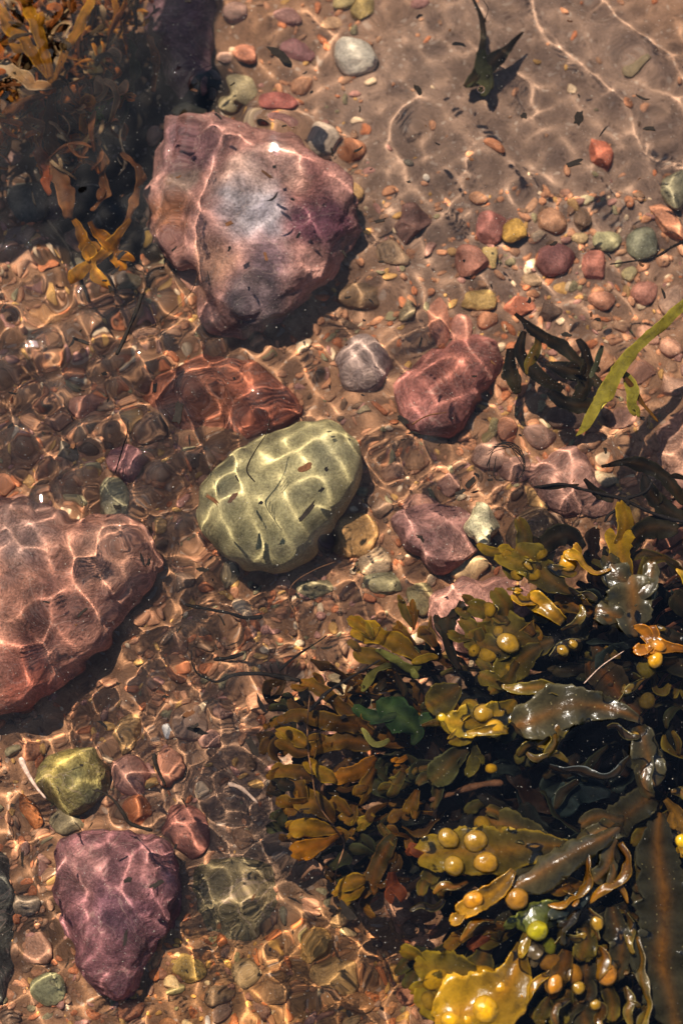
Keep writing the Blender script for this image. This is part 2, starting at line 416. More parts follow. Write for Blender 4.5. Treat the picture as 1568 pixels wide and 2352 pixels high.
big_stone('pink_boulder', 'broad salmon-pink boulder running off the left edge, dark shadow under it', 'boulder',
    [(-150,1200),(-60,1145),(0,1133),(60,1140),(130,1163),(200,1190),(270,1215),(330,1240),(372,1285),(365,1340),(330,1400),(270,1470),(220,1540),(160,1592),(100,1612),(50,1642),(0,1655),(-80,1640),(-160,1560),(-190,1400)],
    -0.050, 9, (172,118,98), [(40,1210,90,(150,118,108),0.8),(130,1390,90,(142,92,78),0.8),(250,1290,80,(188,136,112),0.7),(60,1560,80,(160,84,66),0.8),(160,1540,50,(186,116,92),0.7),(70,1480,40,(110,66,58),0.7)],
    0.5, 0.17, [(90,1500,70,-0.012),(60,1250,110,0.006)], k=10, amp=0.3)
big_stone('purple_stone', 'rough purple-mauve stone at lower left, pointing down to a dark shadow', 'stone',
    [(130,1960),(200,1908),(280,1898),(350,1930),(402,1990),(415,2060),(400,2120),(352,2172),(322,2240),(262,2292),(200,2260),(160,2180),(140,2100),(123,2020)],
    -0.050, 14, (140,92,94), [(190,1990,60,(168,118,112),0.7),(280,2080,60,(112,74,84),0.8),(200,2200,60,(120,76,80),0.7),(330,1980,50,(158,106,102),0.6)], 0.55, 0.2, [(200,2010,50,0.008)], k=10)
big_stone('terracotta_slab', 'flat terracotta-red slab half buried below the largest boulder', 'slab',
    [(330,900),(385,850),(430,830),(500,792),(560,810),(640,830),(690,880),(702,950),(645,1002),(560,1012),(480,1004),(400,1004),(350,965)],
    -0.084, 21, (164,98,72), [(600,880,70,(160,88,66),0.7),(430,930,60,(138,92,74),0.7)], 0.95, 0.09, k=6)
big_stone('maroon_stone', 'smooth maroon-red stone right of centre, wedge shaped', 'stone',
    [(905,900),(948,850),(1020,800),(1090,765),(1140,788),(1152,840),(1112,900),(1080,962),(1012,1003),(950,992),(908,950)],
    -0.072, 24, (148,92,82), [(1050,830,50,(160,98,82),0.7),(980,930,50,(136,86,82),0.7)], 0.7, 0.09)
big_stone('grey_round_stone', 'rounded grey-pink stone above the green cobble, left of the maroon stone', 'stone',
    [(770,800),(800,772),(850,765),(892,795),(902,850),(885,895),(840,912),(795,900),(772,850)], -0.088, 31, (158,132,122), (), 0.3, 0.05, amp=0.15)
big_stone('angular_stone', 'angular mauve-brown block beneath the cream flint, right of the green cobble', 'stone',
    [(905,1180),(960,1150),(1050,1150),(1100,1190),(1110,1240),(1070,1290),(1020,1315),(960,1270),(920,1220)], -0.078, 37, (140,98,90), [(1080,1230,40,(176,128,112),0.6)], 0.95, 0.07, k=7)
big_stone('pink_slab', 'pale pink slab just above the olive wrack bladders', 'slab',
    [(985,1360),(1040,1325),(1120,1320),(1200,1340),(1240,1400),(1200,1470),(1120,1500),(1040,1490),(1000,1430)], -0.085, 41, (186,132,116), (), 0.9, 0.08, k=6)
big_stone('brown_cobble', 'dull brown cobble with an olive tinge, upper right of the wrack clump', 'cobble',
    [(1165,1200),(1200,1170),(1250,1180),(1275,1220),(1265,1260),(1215,1275),(1175,1250)], -0.09, 43, (112,88,66), (), 0.5, 0.06)
big_stone('cream_flint', 'small cream angular flint lying on the mauve block', 'stone',
    [(1062,1190),(1080,1170),(1105,1150),(1140,1180),(1150,1200),(1125,1230),(1105,1262),(1090,1235)], -0.072, 47, (214,198,158), (), 0.95, 0.08, zb=-0.1, cs=CS_MID, amp=0.15)
big_stone('olive_boulder', 'mossy olive-yellow cobble at lower left, above the purple stone', 'cobble',
    [(82,1760),(110,1730),(160,1722),(215,1722),(245,1745),(250,1800),(225,1845),(170,1870),(110,1850),(85,1810)], -0.088, 53, (150,132,78), [(140,1760,40,(176,150,80),0.7),(190,1830,50,(112,108,76),0.8)], 0.7, 0.08)
big_stone('dark_flat_rock', 'dark olive-brown flat rock right of the purple stone', 'rock',
    [(420,2020),(470,1965),(540,1945),(610,1965),(650,2020),(655,2090),(610,2150),(540,2180),(460,2165),(415,2100)], -0.104, 57, (112,96,68), [(600,2050,50,(112,92,66),0.6)], 0.8, 0.08)
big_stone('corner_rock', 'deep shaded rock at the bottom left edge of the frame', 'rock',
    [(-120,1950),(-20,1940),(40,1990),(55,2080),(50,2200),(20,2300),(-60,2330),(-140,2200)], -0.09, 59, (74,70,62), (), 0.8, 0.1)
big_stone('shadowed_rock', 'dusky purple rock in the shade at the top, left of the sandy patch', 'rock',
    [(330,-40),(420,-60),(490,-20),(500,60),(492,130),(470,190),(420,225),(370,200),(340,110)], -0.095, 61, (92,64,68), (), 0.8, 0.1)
big_stone('pink_ledge', 'pinkish half-buried ledge at upper right of the wrack, under black twigs', 'ledge',
    [(1190,1060),(1260,1020),(1340,1040),(1400,1090),(1420,1160),(1340,1190),(1240,1160),(1195,1110)], -0.095, 67, (150,108,94), (), 0.9, 0.07, k=6)
big_stone('peach_rock', 'peach-coloured rock cut off by the right edge, beside the ribbon weed', 'rock',
    [(1490,980),(1540,930),(1620,930),(1650,1040),(1600,1110),(1530,1100),(1495,1050)], -0.09, 71, (190,140,116), (), 0.85, 0.1)

# pebbles placed one by one: x, y, rx, ry, rotation (degrees, clockwise in the picture), colour, colour word, kind r(ound) / a(ngular), lift
def crop_p(x0, y0, s, L): return [(x0 + a * s, y0 + b * s, c * s, d * s, e, f, g, h, i) for a, b, c, d, e, f, g, h, i in L]
PEB = [
 (815,130,58,47,15,(225,215,195),'cream-white','r',.9),(635,243,52,36,-10,(150,72,66),'brick-red','r',.6),(745,320,44,34,20,(178,158,140),'grey-beige','r',.4),
 (565,122,34,28,20,(196,118,88),'coral','a',.5),(685,115,46,24,20,(150,96,98),'plum','a',.4),(550,215,44,50,0,(146,134,98),'olive-grey','r',.4),(765,52,30,20,0,(196,150,110),'peach','r',.3),
 (835,22,34,40,20,(176,148,82),'mustard','r',.5),(790,0,30,26,0,(170,150,96),'khaki','r',.4),(660,40,40,30,0,(150,104,98),'dusty pink','r',.3),(540,30,36,30,0,(140,104,92),'brown','r',.3),
 (520,130,24,20,0,(170,128,108),'tan','r',.3),(960,10,28,18,0,(128,84,80),'maroon','r',.3),(485,185,24,28,0,(132,110,96),'dull brown','r',.4),
 (432,252,36,20,0,(158,142,92),'olive','r',1.6),(355,312,18,18,0,(176,128,104),'pink','r',1.4),(350,550,14,14,0,(170,130,50),'mustard','r',1.2),
 (812,442,26,28,0,(208,160,100),'ochre','r',1.0),(945,510,44,52,0,(96,64,60),'dark plum','a',.5),(908,582,50,34,15,(146,116,88),'khaki-brown','r',.5),(822,680,62,30,8,(104,78,52),'dark brown','r',.4),
 (1375,355,30,46,-12,(206,104,76),'orange-red','a',.5),(1555,432,38,56,0,(128,126,98),'grey-green','r',.7),(1530,510,30,72,-38,(206,130,94),'orange','a',.7),
 (978,410,11,13,0,(222,208,190),'white','r',.5),(933,378,16,14,0,(70,68,62),'slate','r',.4),
 (1130,520,38,44,20,(150,84,78),'plum-red','a',.6),(1183,530,27,28,-20,(208,156,62),'golden','r',1.2),(1080,598,46,42,0,(156,96,80),'rusty','a',.5),(1128,590,26,34,0,(196,164,98),'yellow','a',.5),
 (1275,592,46,42,-10,(140,82,80),'plum','r',.6),(1362,612,34,46,10,(164,92,78),'brick-red','a',.6),(1395,552,34,28,0,(140,138,100),'grey-green','r',.5),(1472,560,38,42,0,(112,118,96),'grey-green','r',.5),
 (1330,545,24,18,0,(170,142,98),'tan','r',.5),(1448,625,18,18,0,(196,178,124),'cream','r',.7),(1482,668,34,32,0,(158,98,84),'rosy','r',.6),(1345,460,20,14,0,(186,170,130),'cream','r',.5),(1300,440,16,14,0,(150,100,80),'brown','r',.4),
 (1102,690,44,30,0,(186,148,80),'ochre','r',.7),(1190,705,36,24,0,(176,92,66),'rust-red','a',.6),(1262,718,30,32,0,(70,52,44),'near-black','a',.5),(1010,745,30,64,12,(196,122,96),'salmon','a',.6),
 (1062,765,32,46,0,(178,112,96),'salmon','a',.5),(1118,740,24,22,0,(190,120,84),'orange','r',.6),(1225,640,22,18,0,(150,120,90),'tan','r',.5),(1380,690,30,26,0,(168,108,84),'orange-brown','r',.5),(1545,690,26,34,0,(180,140,116),'peach','r',.6),
 (1420,750,26,22,0,(150,110,84),'brown','r',.5),(1490,770,34,26,20,(190,132,106),'salmon','a',.5),(1540,800,30,26,0,(176,122,98),'pink','r',.5),(1470,860,34,24,0,(150,100,80),'brown','a',.4),(1540,890,34,30,0,(196,146,120),'peach','r',.5),
 (290,1058,56,46,10,(140,88,92),'purple','r',.5),(258,1150,46,60,-15,(142,138,104),'grey-green','a',.6),(305,1222,12,16,0,(226,212,196),'white','r',.7),
 (810,1228,56,52,0,(192,140,78),'amber','r',.5),(862,1292,40,36,0,(206,170,128),'cream-tan','r',.4),(880,1340,44,30,0,(136,130,92),'olive','r',.4),(722,1352,42,28,0,(126,118,84),'olive','r',.3),
 (962,1372,34,44,-20,(150,138,92),'olive-green','r',.5),(958,1160,50,22,0,(172,116,98),'pink','a',.4),(1082,1312,42,28,-15,(216,176,124),'cream','a',.6),(1376,1102,38,28,-10,(206,176,136),'cream','a',.8),
 (1128,985,24,32,20,(130,118,78),'olive','r',.6),(1162,985,30,34,0,(184,116,84),'salmon','r',.5),(1120,1050,50,40,0,(166,122,104),'pinkish','r',.4),(1180,1075,44,46,0,(140,98,86),'brown','r',.4),
 (1245,1000,36,28,0,(128,92,80),'brown','r',.4),(1430,960,34,26,0,(150,104,88),'brown','r',.4),(1300,960,40,30,0,(104,78,66),'dark brown','r',.3),(955,1060,24,16,0,(170,120,84),'orange-tan','r',.5),(905,1080,26,20,0,(176,126,98),'tan','r',.4),
 (300,1785,48,54,-10,(166,112,98),'pink','r',.5),(386,1762,36,42,-10,(176,110,84),'coral','r',.6),(72,1862,20,40,-30,(186,98,42),'bright orange','r',.9),(315,1862,36,30,10,(170,88,48),'rust-orange','a',.5),
 (160,1885,46,36,0,(118,108,78),'olive','r',.3),(428,1900,46,64,-15,(160,92,80),'brick-pink','r',.4),(398,1974,14,16,0,(232,212,160),'cream','r',1.2),(112,2272,42,34,0,(150,150,104),'pale green','r',.5),
 (436,1670,44,36,0,(150,118,100),'grey-brown','r',.3),(384,1675,12,14,0,(196,196,196),'bluish white','r',.6),(430,2225,40,26,10,(206,160,72),'yellow','a',.5),(720,2170,44,30,-20,(196,142,66),'amber','a',.4),(760,2240,56,36,10,(178,132,70),'ochre','r',.4),
 (560,2235,30,36,0,(146,116,72),'khaki','r',.4),(640,2280,40,28,0,(150,104,60),'brown-ochre','r',.4),(820,2300,40,30,0,(170,110,60),'amber-brown','r',.4),(500,2290,30,24,0,(128,96,62),'khaki-brown','r',.4),(480,2345,10,12,0,(226,206,186),'white','r',.5),
 (60,2080,40,30,0,(110,96,80),'grey-brown','r',.3),(90,2180,34,30,0,(150,104,82),'brown','r',.3),(650,1345,20,18,0,(180,128,98),'tan','r',.4),
 (40,540,40,34,0,(98,82,74),'dark grey-brown','r',.4),(182,548,36,30,0,(130,90,74),'brown','r',.4),(258,562,20,12,0,(172,118,84),'orange-tan','r',.5),(185,600,22,16,0,(92,90,74),'slate-green','r',.5),(60,600,30,22,0,(170,120,90),'tan','r',.3),
 (120,480,46,32,0,(84,66,62),'dark brown','r',.3),(60,460,60,50,0,(58,66,62),'blue-grey','r',.3),(25,360,26,24,0,(120,90,84),'mauve','r',.5),(195,930,40,24,-15,(156,98,80),'brick-pink','a',.5),(240,925,26,18,0,(206,160,122),'peach','r',.5),
 (130,960,30,22,0,(140,98,78),'brown','r',.4),(60,1050,34,24,0,(124,86,66),'brown','r',.4),(160,1040,34,28,0,(92,84,70),'slate','r',.3),(120,720,34,20,20,(180,124,78),'orange-tan','r',.4),(230,690,30,20,-10,(150,100,76),'brown','r',.4),(330,760,28,18,0,(168,120,92),'tan','r',.3),
 (1460,1290,30,24,0,(146,82,56),'rust','r',.4),(1540,1240,40,50,0,(130,70,50),'rust-brown','a',.4),(1535,1160,30,24,0,(160,96,74),'rust-pink','r',.4),
]
BASES = []
for s in range(14): BASES.append(('r', stone_shape(CS_MID[0], 300 + s, 0.5, 0.09, 5)))
for s in range(14): BASES.append(('a', stone_shape(CS_MID[0], 400 + s, 0.96, 0.10, 8)))
PEB_MESH = {'r': [], 'a': []}
for kd, P in BASES:
    PEB_MESH[kd].append(make_mesh('pebble', P, CS_MID[1], [M_PEBBLE]))

LAND = [((590,510),'the largest boulder'),((645,1145),'the green cobble'),((130,1390),'the salmon-pink boulder'),((270,2090),'the purple stone'),((520,910),'the terracotta slab'),
        ((1030,880),'the maroon stone'),((835,840),'the round grey stone'),((1010,1230),'the mauve block'),((815,130),'the cream-white pebble'),((1375,355),'the orange-red stone'),
        ((1183,530),'the golden disc'),((1275,592),'the plum cobble'),((1420,880),'the yellow-green ribbon weed'),((165,1790),'the olive-yellow cobble'),((540,2060),'the dark flat rock'),
        ((180,280),'the golden weed'),((800,1750),'the brown wrack'),((1300,1500),'the olive wrack'),((72,1862),'the bright orange pebble'),((810,1228),'the amber cobble'),((1120,1370),'the pale pink slab'),
        ((745,320),'the grey-beige pebble'),((290,1058),'the purple cobble'),((1130,100),'the dark drifting weed')]
DIRS = ['right of', 'below and right of', 'below', 'below and left of', 'left of', 'above and left of', 'above', 'above and right of']
USED = {}
ORD = ['nearest', 'second', 'third', 'fourth', 'fifth', 'sixth', 'seventh', 'eighth', 'ninth', 'tenth', 'eleventh', 'twelfth']
PENDING = []
def want_label(o, what, x, y):
    """queue an object for a label that places it beside a landmark of the picture"""
    PENDING.append((o, what, x, y))
def settle_labels():
    rows = {}
    for o, what, x, y in PENDING:
        c = sorted(((math.hypot(x - p[0], y - p[1]), p, n) for p, n in LAND if math.hypot(x - p[0], y - p[1]) > 12), key=lambda t: t[0])[0]
        a = math.degrees(math.atan2(y - c[1][1], x - c[1][0])) % 360
        phrase = what + ' ' + DIRS[int((a + 22.5) // 45) % 8] + ' ' + c[2]
        rows.setdefault(phrase, []).append((c[0], o))
    for phrase, lst in rows.items():
        lst.sort(key=lambda t: t[0])
        for i, (d, o) in enumerate(lst):
            o['label'] = phrase if len(lst) == 1 else phrase + ', ' + (ORD[i] + (' to it' if i == 0 else ' out from it') if i < 12 else 'far out')

def size_word(r): return 'tiny' if r < 13 else 'small' if r < 24 else 'medium' if r < 38 else 'large'
PEB_XY = []
def pebble(x, y, rx, ry, rot, colr, word, kind, lift, idx):
    g = at(x, y, BED)
    zb = float(bed_z(np.array([[g[0]]]), np.array([[g[1]]]))[0, 0])
    h = min(rx, ry) * DPX * 0.72
    z = zb + h * (lift - 0.32)
    p = at(x, y, z)
    o = bpy.data.objects.new('pebble', random.choice(PEB_MESH[kind])); COL.objects.link(o)
    o.cycles.is_caustics_receiver = True
    o.location = (p[0] * K, p[1] * K, z * K); o.scale = (rx * DPX * 1.06, ry * DPX * 1.06, h * 1.05)
    o.rotation_euler = (random.uniform(-.12, .12), random.uniform(-.12, .12), R(-rot))
    o.color = (*srgb(np.array(colr) * .7 + np.array((146, 114, 92)) * .3), 1)
    o['category'] = 'pebble'; o['group'] = 'pebbles on the pool bed'
    want_label(o, size_word((rx + ry) / 2) + ' ' + word + (' angular pebble' if kind == 'a' else ' pebble'), x, y)
    PEB_XY.append((x, y, max(rx, ry)))
for i, p in enumerate(PEB): pebble(*p, i)
PALETTE = [((160,110,82),'pinkish brown',5),((172,98,62),'rust',3),((188,140,78),'ochre',2),((118,110,82),'grey-green',1.5),((142,98,90),'mauve',2),((218,188,152),'pale',1.2),((88,66,52),'dark brown',1.5),((186,124,88),'salmon',5),((134,98,74),'dull brown',4)]
PALETTE = [(tuple(int(.80 * v_ + .20 * w_) for v_, w_ in zip(c_, (160, 116, 84))), n_, w2_) for c_, n_, w2_ in PALETTE]
PW = np.array([p[2] for p in PALETTE], float); PW /= PW.sum()
BIG = [(590,510,260),(645,1145,185),(120,1390,260),(270,2090,160),(520,915,170),(1030,880,120),(835,840,70),(1010,1230,95),(165,1790,85),(535,2065,120),(1120,1400,115),(200,330,170),(420,90,110),(1300,1850,330),(1400,2100,300)]
def gravelly(x, y):
    """how pebbly the bed is here, 0 to 1"""
    if math.hypot(x - 240, (y - 420) * .8) < 165 or math.hypot(x - 430, y - 110) < 90 or math.hypot(x - 120, y - 150) < 270: return 0.01
    if x < 470 and 500 < y < 1120: v = 1.0
    elif x > 980 and 440 < y < 1150: v = 1.0 if x + (y - 440) * 0.8 > 1150 else 0.3
    elif y > 2150: v = 0.8
    elif x < 140 and y > 1700: v = 0.85
    elif x > 850 and y < 440: v = 0.02
    elif 440 < x < 680 and 1640 < y < 2150: v = 0.2
    elif 400 < x < 1000 and 980 < y < 1640: v = 0.85
    elif y < 300 and 480 < x < 860: v = 0.35
    else: v = 0.55
    return v
n_auto = 0; tries = 0
while n_auto < 185 and tries < 20000:
    tries += 1
    x = random.uniform(-10, 1580); y = random.uniform(-10, 2360)
    if random.random() > gravelly(x, y): continue
    r = 12 + 20 * random.random() ** 2.2
    if any(math.hypot(x - a, y - b) < c for a, b, c in BIG): continue
    if any(math.hypot(x - a, y - b) < c * 0.8 + r * 0.8 for a, b, c in PEB_XY): continue
    i = rng.choice(len(PALETTE), p=PW); c = np.array(PALETTE[i][0]) * random.uniform(0.9, 1.12)
    pebble(x, y, r * random.uniform(1, 1.5), r * random.uniform(.8, 1), random.uniform(0, 180), c, PALETTE[i][1], random.choice('rra'), 0.5, 0)
    n_auto += 1

# the rest of the gravel: past counting, one object
def gravel(n):
    r = np.random.default_rng(5); V, Q = CS_LO
    shapes = [stone_shape(V, 500 + s, 0.85, 0.12, 6) for s in range(16)]
    X, Y, RR = [], [], []
    while len(X) < n:
        x = r.uniform(-140, 1700); y = r.uniform(-140, 2480)
        if r.random() > gravelly(x, y) * 1.0 + 0.025: continue
        if any(math.hypot(x - a, y - b) < c * 0.72 for a, b, c in BIG[:11]): continue
        X.append(x); Y.append(y); RR.append(4.2 + 10 * r.random() ** 2.0)
    X = np.array(X); Y = np.array(Y); RR = np.array(RR) * DPX
    P = at(X, Y, np.full(n, BED)); zb = bed_z(P[:, 0][None], P[:, 1][None])[0]
    vs = np.empty((n, len(V), 3), np.float32); cs = np.empty((n, len(V), 3), np.float32)
    pal = np.array([srgb(p[0]) for p in PALETTE])
    for i in range(n):
        a = r.random() * 6.283; s = RR[i] * np.array([r.uniform(1, 1.6), r.uniform(.8, 1), r.uniform(.5, .8)])
        v = shapes[i % 16] * s; t = r.normal() * .3
        v = np.stack([v[:, 0], v[:, 1] * math.cos(t) - v[:, 2] * math.sin(t), v[:, 1] * math.sin(t) + v[:, 2] * math.cos(t)], -1)
        v = np.stack([v[:, 0] * math.cos(a) - v[:, 1] * math.sin(a), v[:, 0] * math.sin(a) + v[:, 1] * math.cos(a), v[:, 2]], -1)
        vs[i] = v + np.array([P[i, 0], P[i, 1], zb[i] + s[2] * r.uniform(-.45, .45)])
        ti = np.array([1.12, 1.02, .72]) if (y_ := Y[i]) > 2120 and 330 < X[i] < 950 else np.ones(3)
        cs[i] = 1.18 * ti * pal[r.choice(len(pal), p=PW)] * r.uniform(.75, 1.25)
    q = (Q[None] + (np.arange(n) * len(V))[:, None, None]).reshape(-1, 4)
    return make_mesh('gravel', vs.reshape(-1, 3), q, [M_GRAVEL], cs.reshape(-1, 3))
gr = link('gravel', gravel(7000)); tag(gr, 'fine mixed gravel covering the pool bed between the stones', 'gravel', kind='stuff')

# ------------------------------------------------------------------ seaweed
def catmull(P, n):
    P = np.asarray(P, float)
    if len(P) == 2: P = np.array([P[0], (P[0] + P[1]) / 2, P[1]])
    Q = np.vstack([2 * P[0] - P[1], P, 2 * P[-1] - P[-2]])
    seg = np.linalg.norm(np.diff(P[:, :2], axis=0), axis=1) + 1e-9
    s = np.concatenate([[0], np.cumsum(seg)]) / seg.sum()
    t = np.linspace(0, 1, n); i = np.clip(np.searchsorted(s, t, 'right') - 1, 0, len(P) - 2)
    u = ((t - s[i]) / (s[i + 1] - s[i]))[:, None]
    a, b, c, d = Q[i], Q[i + 1], Q[i + 2], Q[i + 3]
    return 0.5 * (2 * b + (c - a) * u + (2 * a - 5 * b + 4 * c - d) * u ** 2 + (3 * b - a - 3 * c + d) * u ** 3)

def ribbon(pts, root, tip, mid=None, ruffle=1.0, cup=0.0, notch=0.25, twist=0.0, twist1=None, seed=0, thick=0.0006, nu=13, jag=0.05, rib=1.0, edge=None, D=True):
    """a flat seaweed blade: centre line with half-widths (x, y, z, w); returns verts, quads, colours, uv"""
    r = np.random.default_rng(seed)
    pts = np.array(pts, float)
    if D:
        W = at(pts[:, 0], pts[:, 1], pts[:, 2] / 1000.0); ctl = np.column_stack([W, pts[:, 3] * DPX])
    else: ctl = pts
    L = np.linalg.norm(np.diff(ctl[:, :3], axis=0), axis=1).sum()
    n = int(np.clip(L / 0.0022, 10, 70))
    C = catmull(ctl, n * 3)
    u = np.linspace(-1, 1, nu); t = np.linspace(0, 1, n)
    smax = 1 - 0.16 * np.abs(u) ** 3 * min(1, ctl[-1, 3] / (L * 0.15 + 1e-6)) - notch * np.exp(-(u / 0.3) ** 2) * ctl[-1, 3] / L
    smax = smax + jag * r.normal(size=nu) * ctl[-1, 3] / L
    S = t[:, None] * smax[None]
    idx = S * (len(C) - 1); i0 = np.clip(idx.astype(int), 0, len(C) - 2); f = (idx - i0)[..., None]
    CC = C[i0] * (1 - f) + C[i0 + 1] * f
    T = np.gradient(C[:, :3], axis=0); T /= np.linalg.norm(T, axis=1, keepdims=True) + 1e-12
    side = np.cross([0, 0, 1.0], T); side /= np.linalg.norm(side, axis=1, keepdims=True) + 1e-12
    nrm = np.cross(T, side)
    tw = R(twist) + (R(twist1 if twist1 is not None else twist) - R(twist)) * np.linspace(0, 1, len(C))
    s2 = side * np.cos(tw)[:, None] + nrm * np.sin(tw)[:, None]; n2_ = nrm * np.cos(tw)[:, None] - side * np.sin(tw)[:, None]
    SD = s2[i0]; NR = n2_[i0]
    w = np.maximum(CC[..., 3], 0.0002)
    U = u[None] + 0 * S
    ph = r.random(4) * 6.283; fr = r.uniform(0.8, 1.3)
    al = S * L
    nz = lambda fq, k_: vnoise(np.stack([al * fq, (U > 0) * 7.7 + 0 * al, 0 * al + seed * 1.37], -1), k_)
    en = 1 + 0.20 * nz(110, 1) + 0.12 * nz(330, 2) + 0.06 * nz(900, 3)
    en = 1 + (en - 1) * np.abs(U)
    ruf = ruffle * 0.0022 * (np.sin(al * 210 * fr + ph[2] + (U > 0) * 2.4) + 0.4 * np.sin(al * 420 * fr + ph[3] + (U > 0) * 1.1)) * np.abs(U) ** 1.8 * np.clip(w / 0.009, 0.15, 1.3)
    wav = ruffle * 0.0011 * np.sin(al * 150 + ph[1])
    cu = cup * w * U ** 2
    base = CC[..., :3] + SD * (w * U * en)[..., None] + NR * (ruf + wav + cu)[..., None]
    th = thick * (0.15 + 0.85 * (1 - U ** 4)) + rib * 0.0008 * np.exp(-(U * w / 0.0022) ** 2) * np.clip(w / 0.006, 0.2, 1)
    top = base + NR * th[..., None]; bot = base - NR * (thick * 0.5 * (1 - 0.6 * U ** 2))[..., None]
    V = np.concatenate([top, bot[:, ::-1]], 1)            # closed loop of the cross-section
    m = 2 * nu; I = np.arange(n * m).reshape(n, m)
    q = np.stack([I[:-1], np.roll(I[:-1], -1, 1), np.roll(I[1:], -1, 1), I[1:]], -1).reshape(-1, 4)
    caps = []
    for row, fl in ((I[0], 1), (I[-1], 0)):
        for k in range(nu - 1):
            c = [row[k], row[k + 1], row[m - 2 - k], row[m - 1 - k]]; caps.append(c[::-1] if fl else c)
    q = np.concatenate([q, np.array(caps)])
    root = np.array(srgb(root)) * .85; tip = np.array(srgb(tip)) * 1.1; mid = np.array(srgb(mid)) if mid is not None else None
    g = np.clip(S, 0, 1)[..., None] ** 1.8
    c = root * (1 - g) + tip * g
    if mid is not None:
        mm = np.exp(-(np.abs(U * w) / (0.0012 + 0.16 * w)) ** 1.5)[..., None] * (0.62 + .3 * vnoise(np.stack([al * 60, 0 * al, 0 * al + seed], -1), 5))[..., None]; c = c * (1 - mm) + mid * mm * (0.8 + 0.5 * g)
    eg = (np.abs(U) ** 14)[..., None] * 0.6  # lighter rims: thin bright edge light put into the blade colour
    ec = np.array(srgb(edge)) if edge else tip * 1.9 + .01
    c = c * (1 - eg) + ec * eg
    c = np.concatenate([c, c[:, ::-1]], 1) * 0.72
    uvv = np.stack([np.concatenate([U, U[:, ::-1]], 1), np.concatenate([S, S[:, ::-1]], 1)], -1)
    return V.reshape(-1, 3), q, c.reshape(-1, 3), uvv.reshape(-1, 2)
def join(parts):
    vs, qs, cs, us = [], [], [], []; off = 0
    for v, q, c, u in parts:
        vs.append(v); qs.append(q + off); cs.append(c); us.append(u); off += len(v)
    return np.concatenate(vs), np.concatenate(qs), np.concatenate(cs), np.concatenate(us)
TF = {'A': (918.6, 1119.6, 0.4141), 'B': (890.0, 1693.7, 0.4325), 'C': (574.2, 1378.0, 0.3296), 'D': (0, 0, 1.0),
      'T': (0, 0, 0.5), 'E': (784.0, 784.4, 0.5)}
def tf(fr, pts, z):
    x0, y0, s = TF[fr]; out = []
    for p in pts:
        zz = p[3] if len(p) > 3 else z
        out.append((x0 + p[0] * s, y0 + p[1] * s, zz, p[2] * s * (1.04 if fr in 'AB' else 1)))
    return out
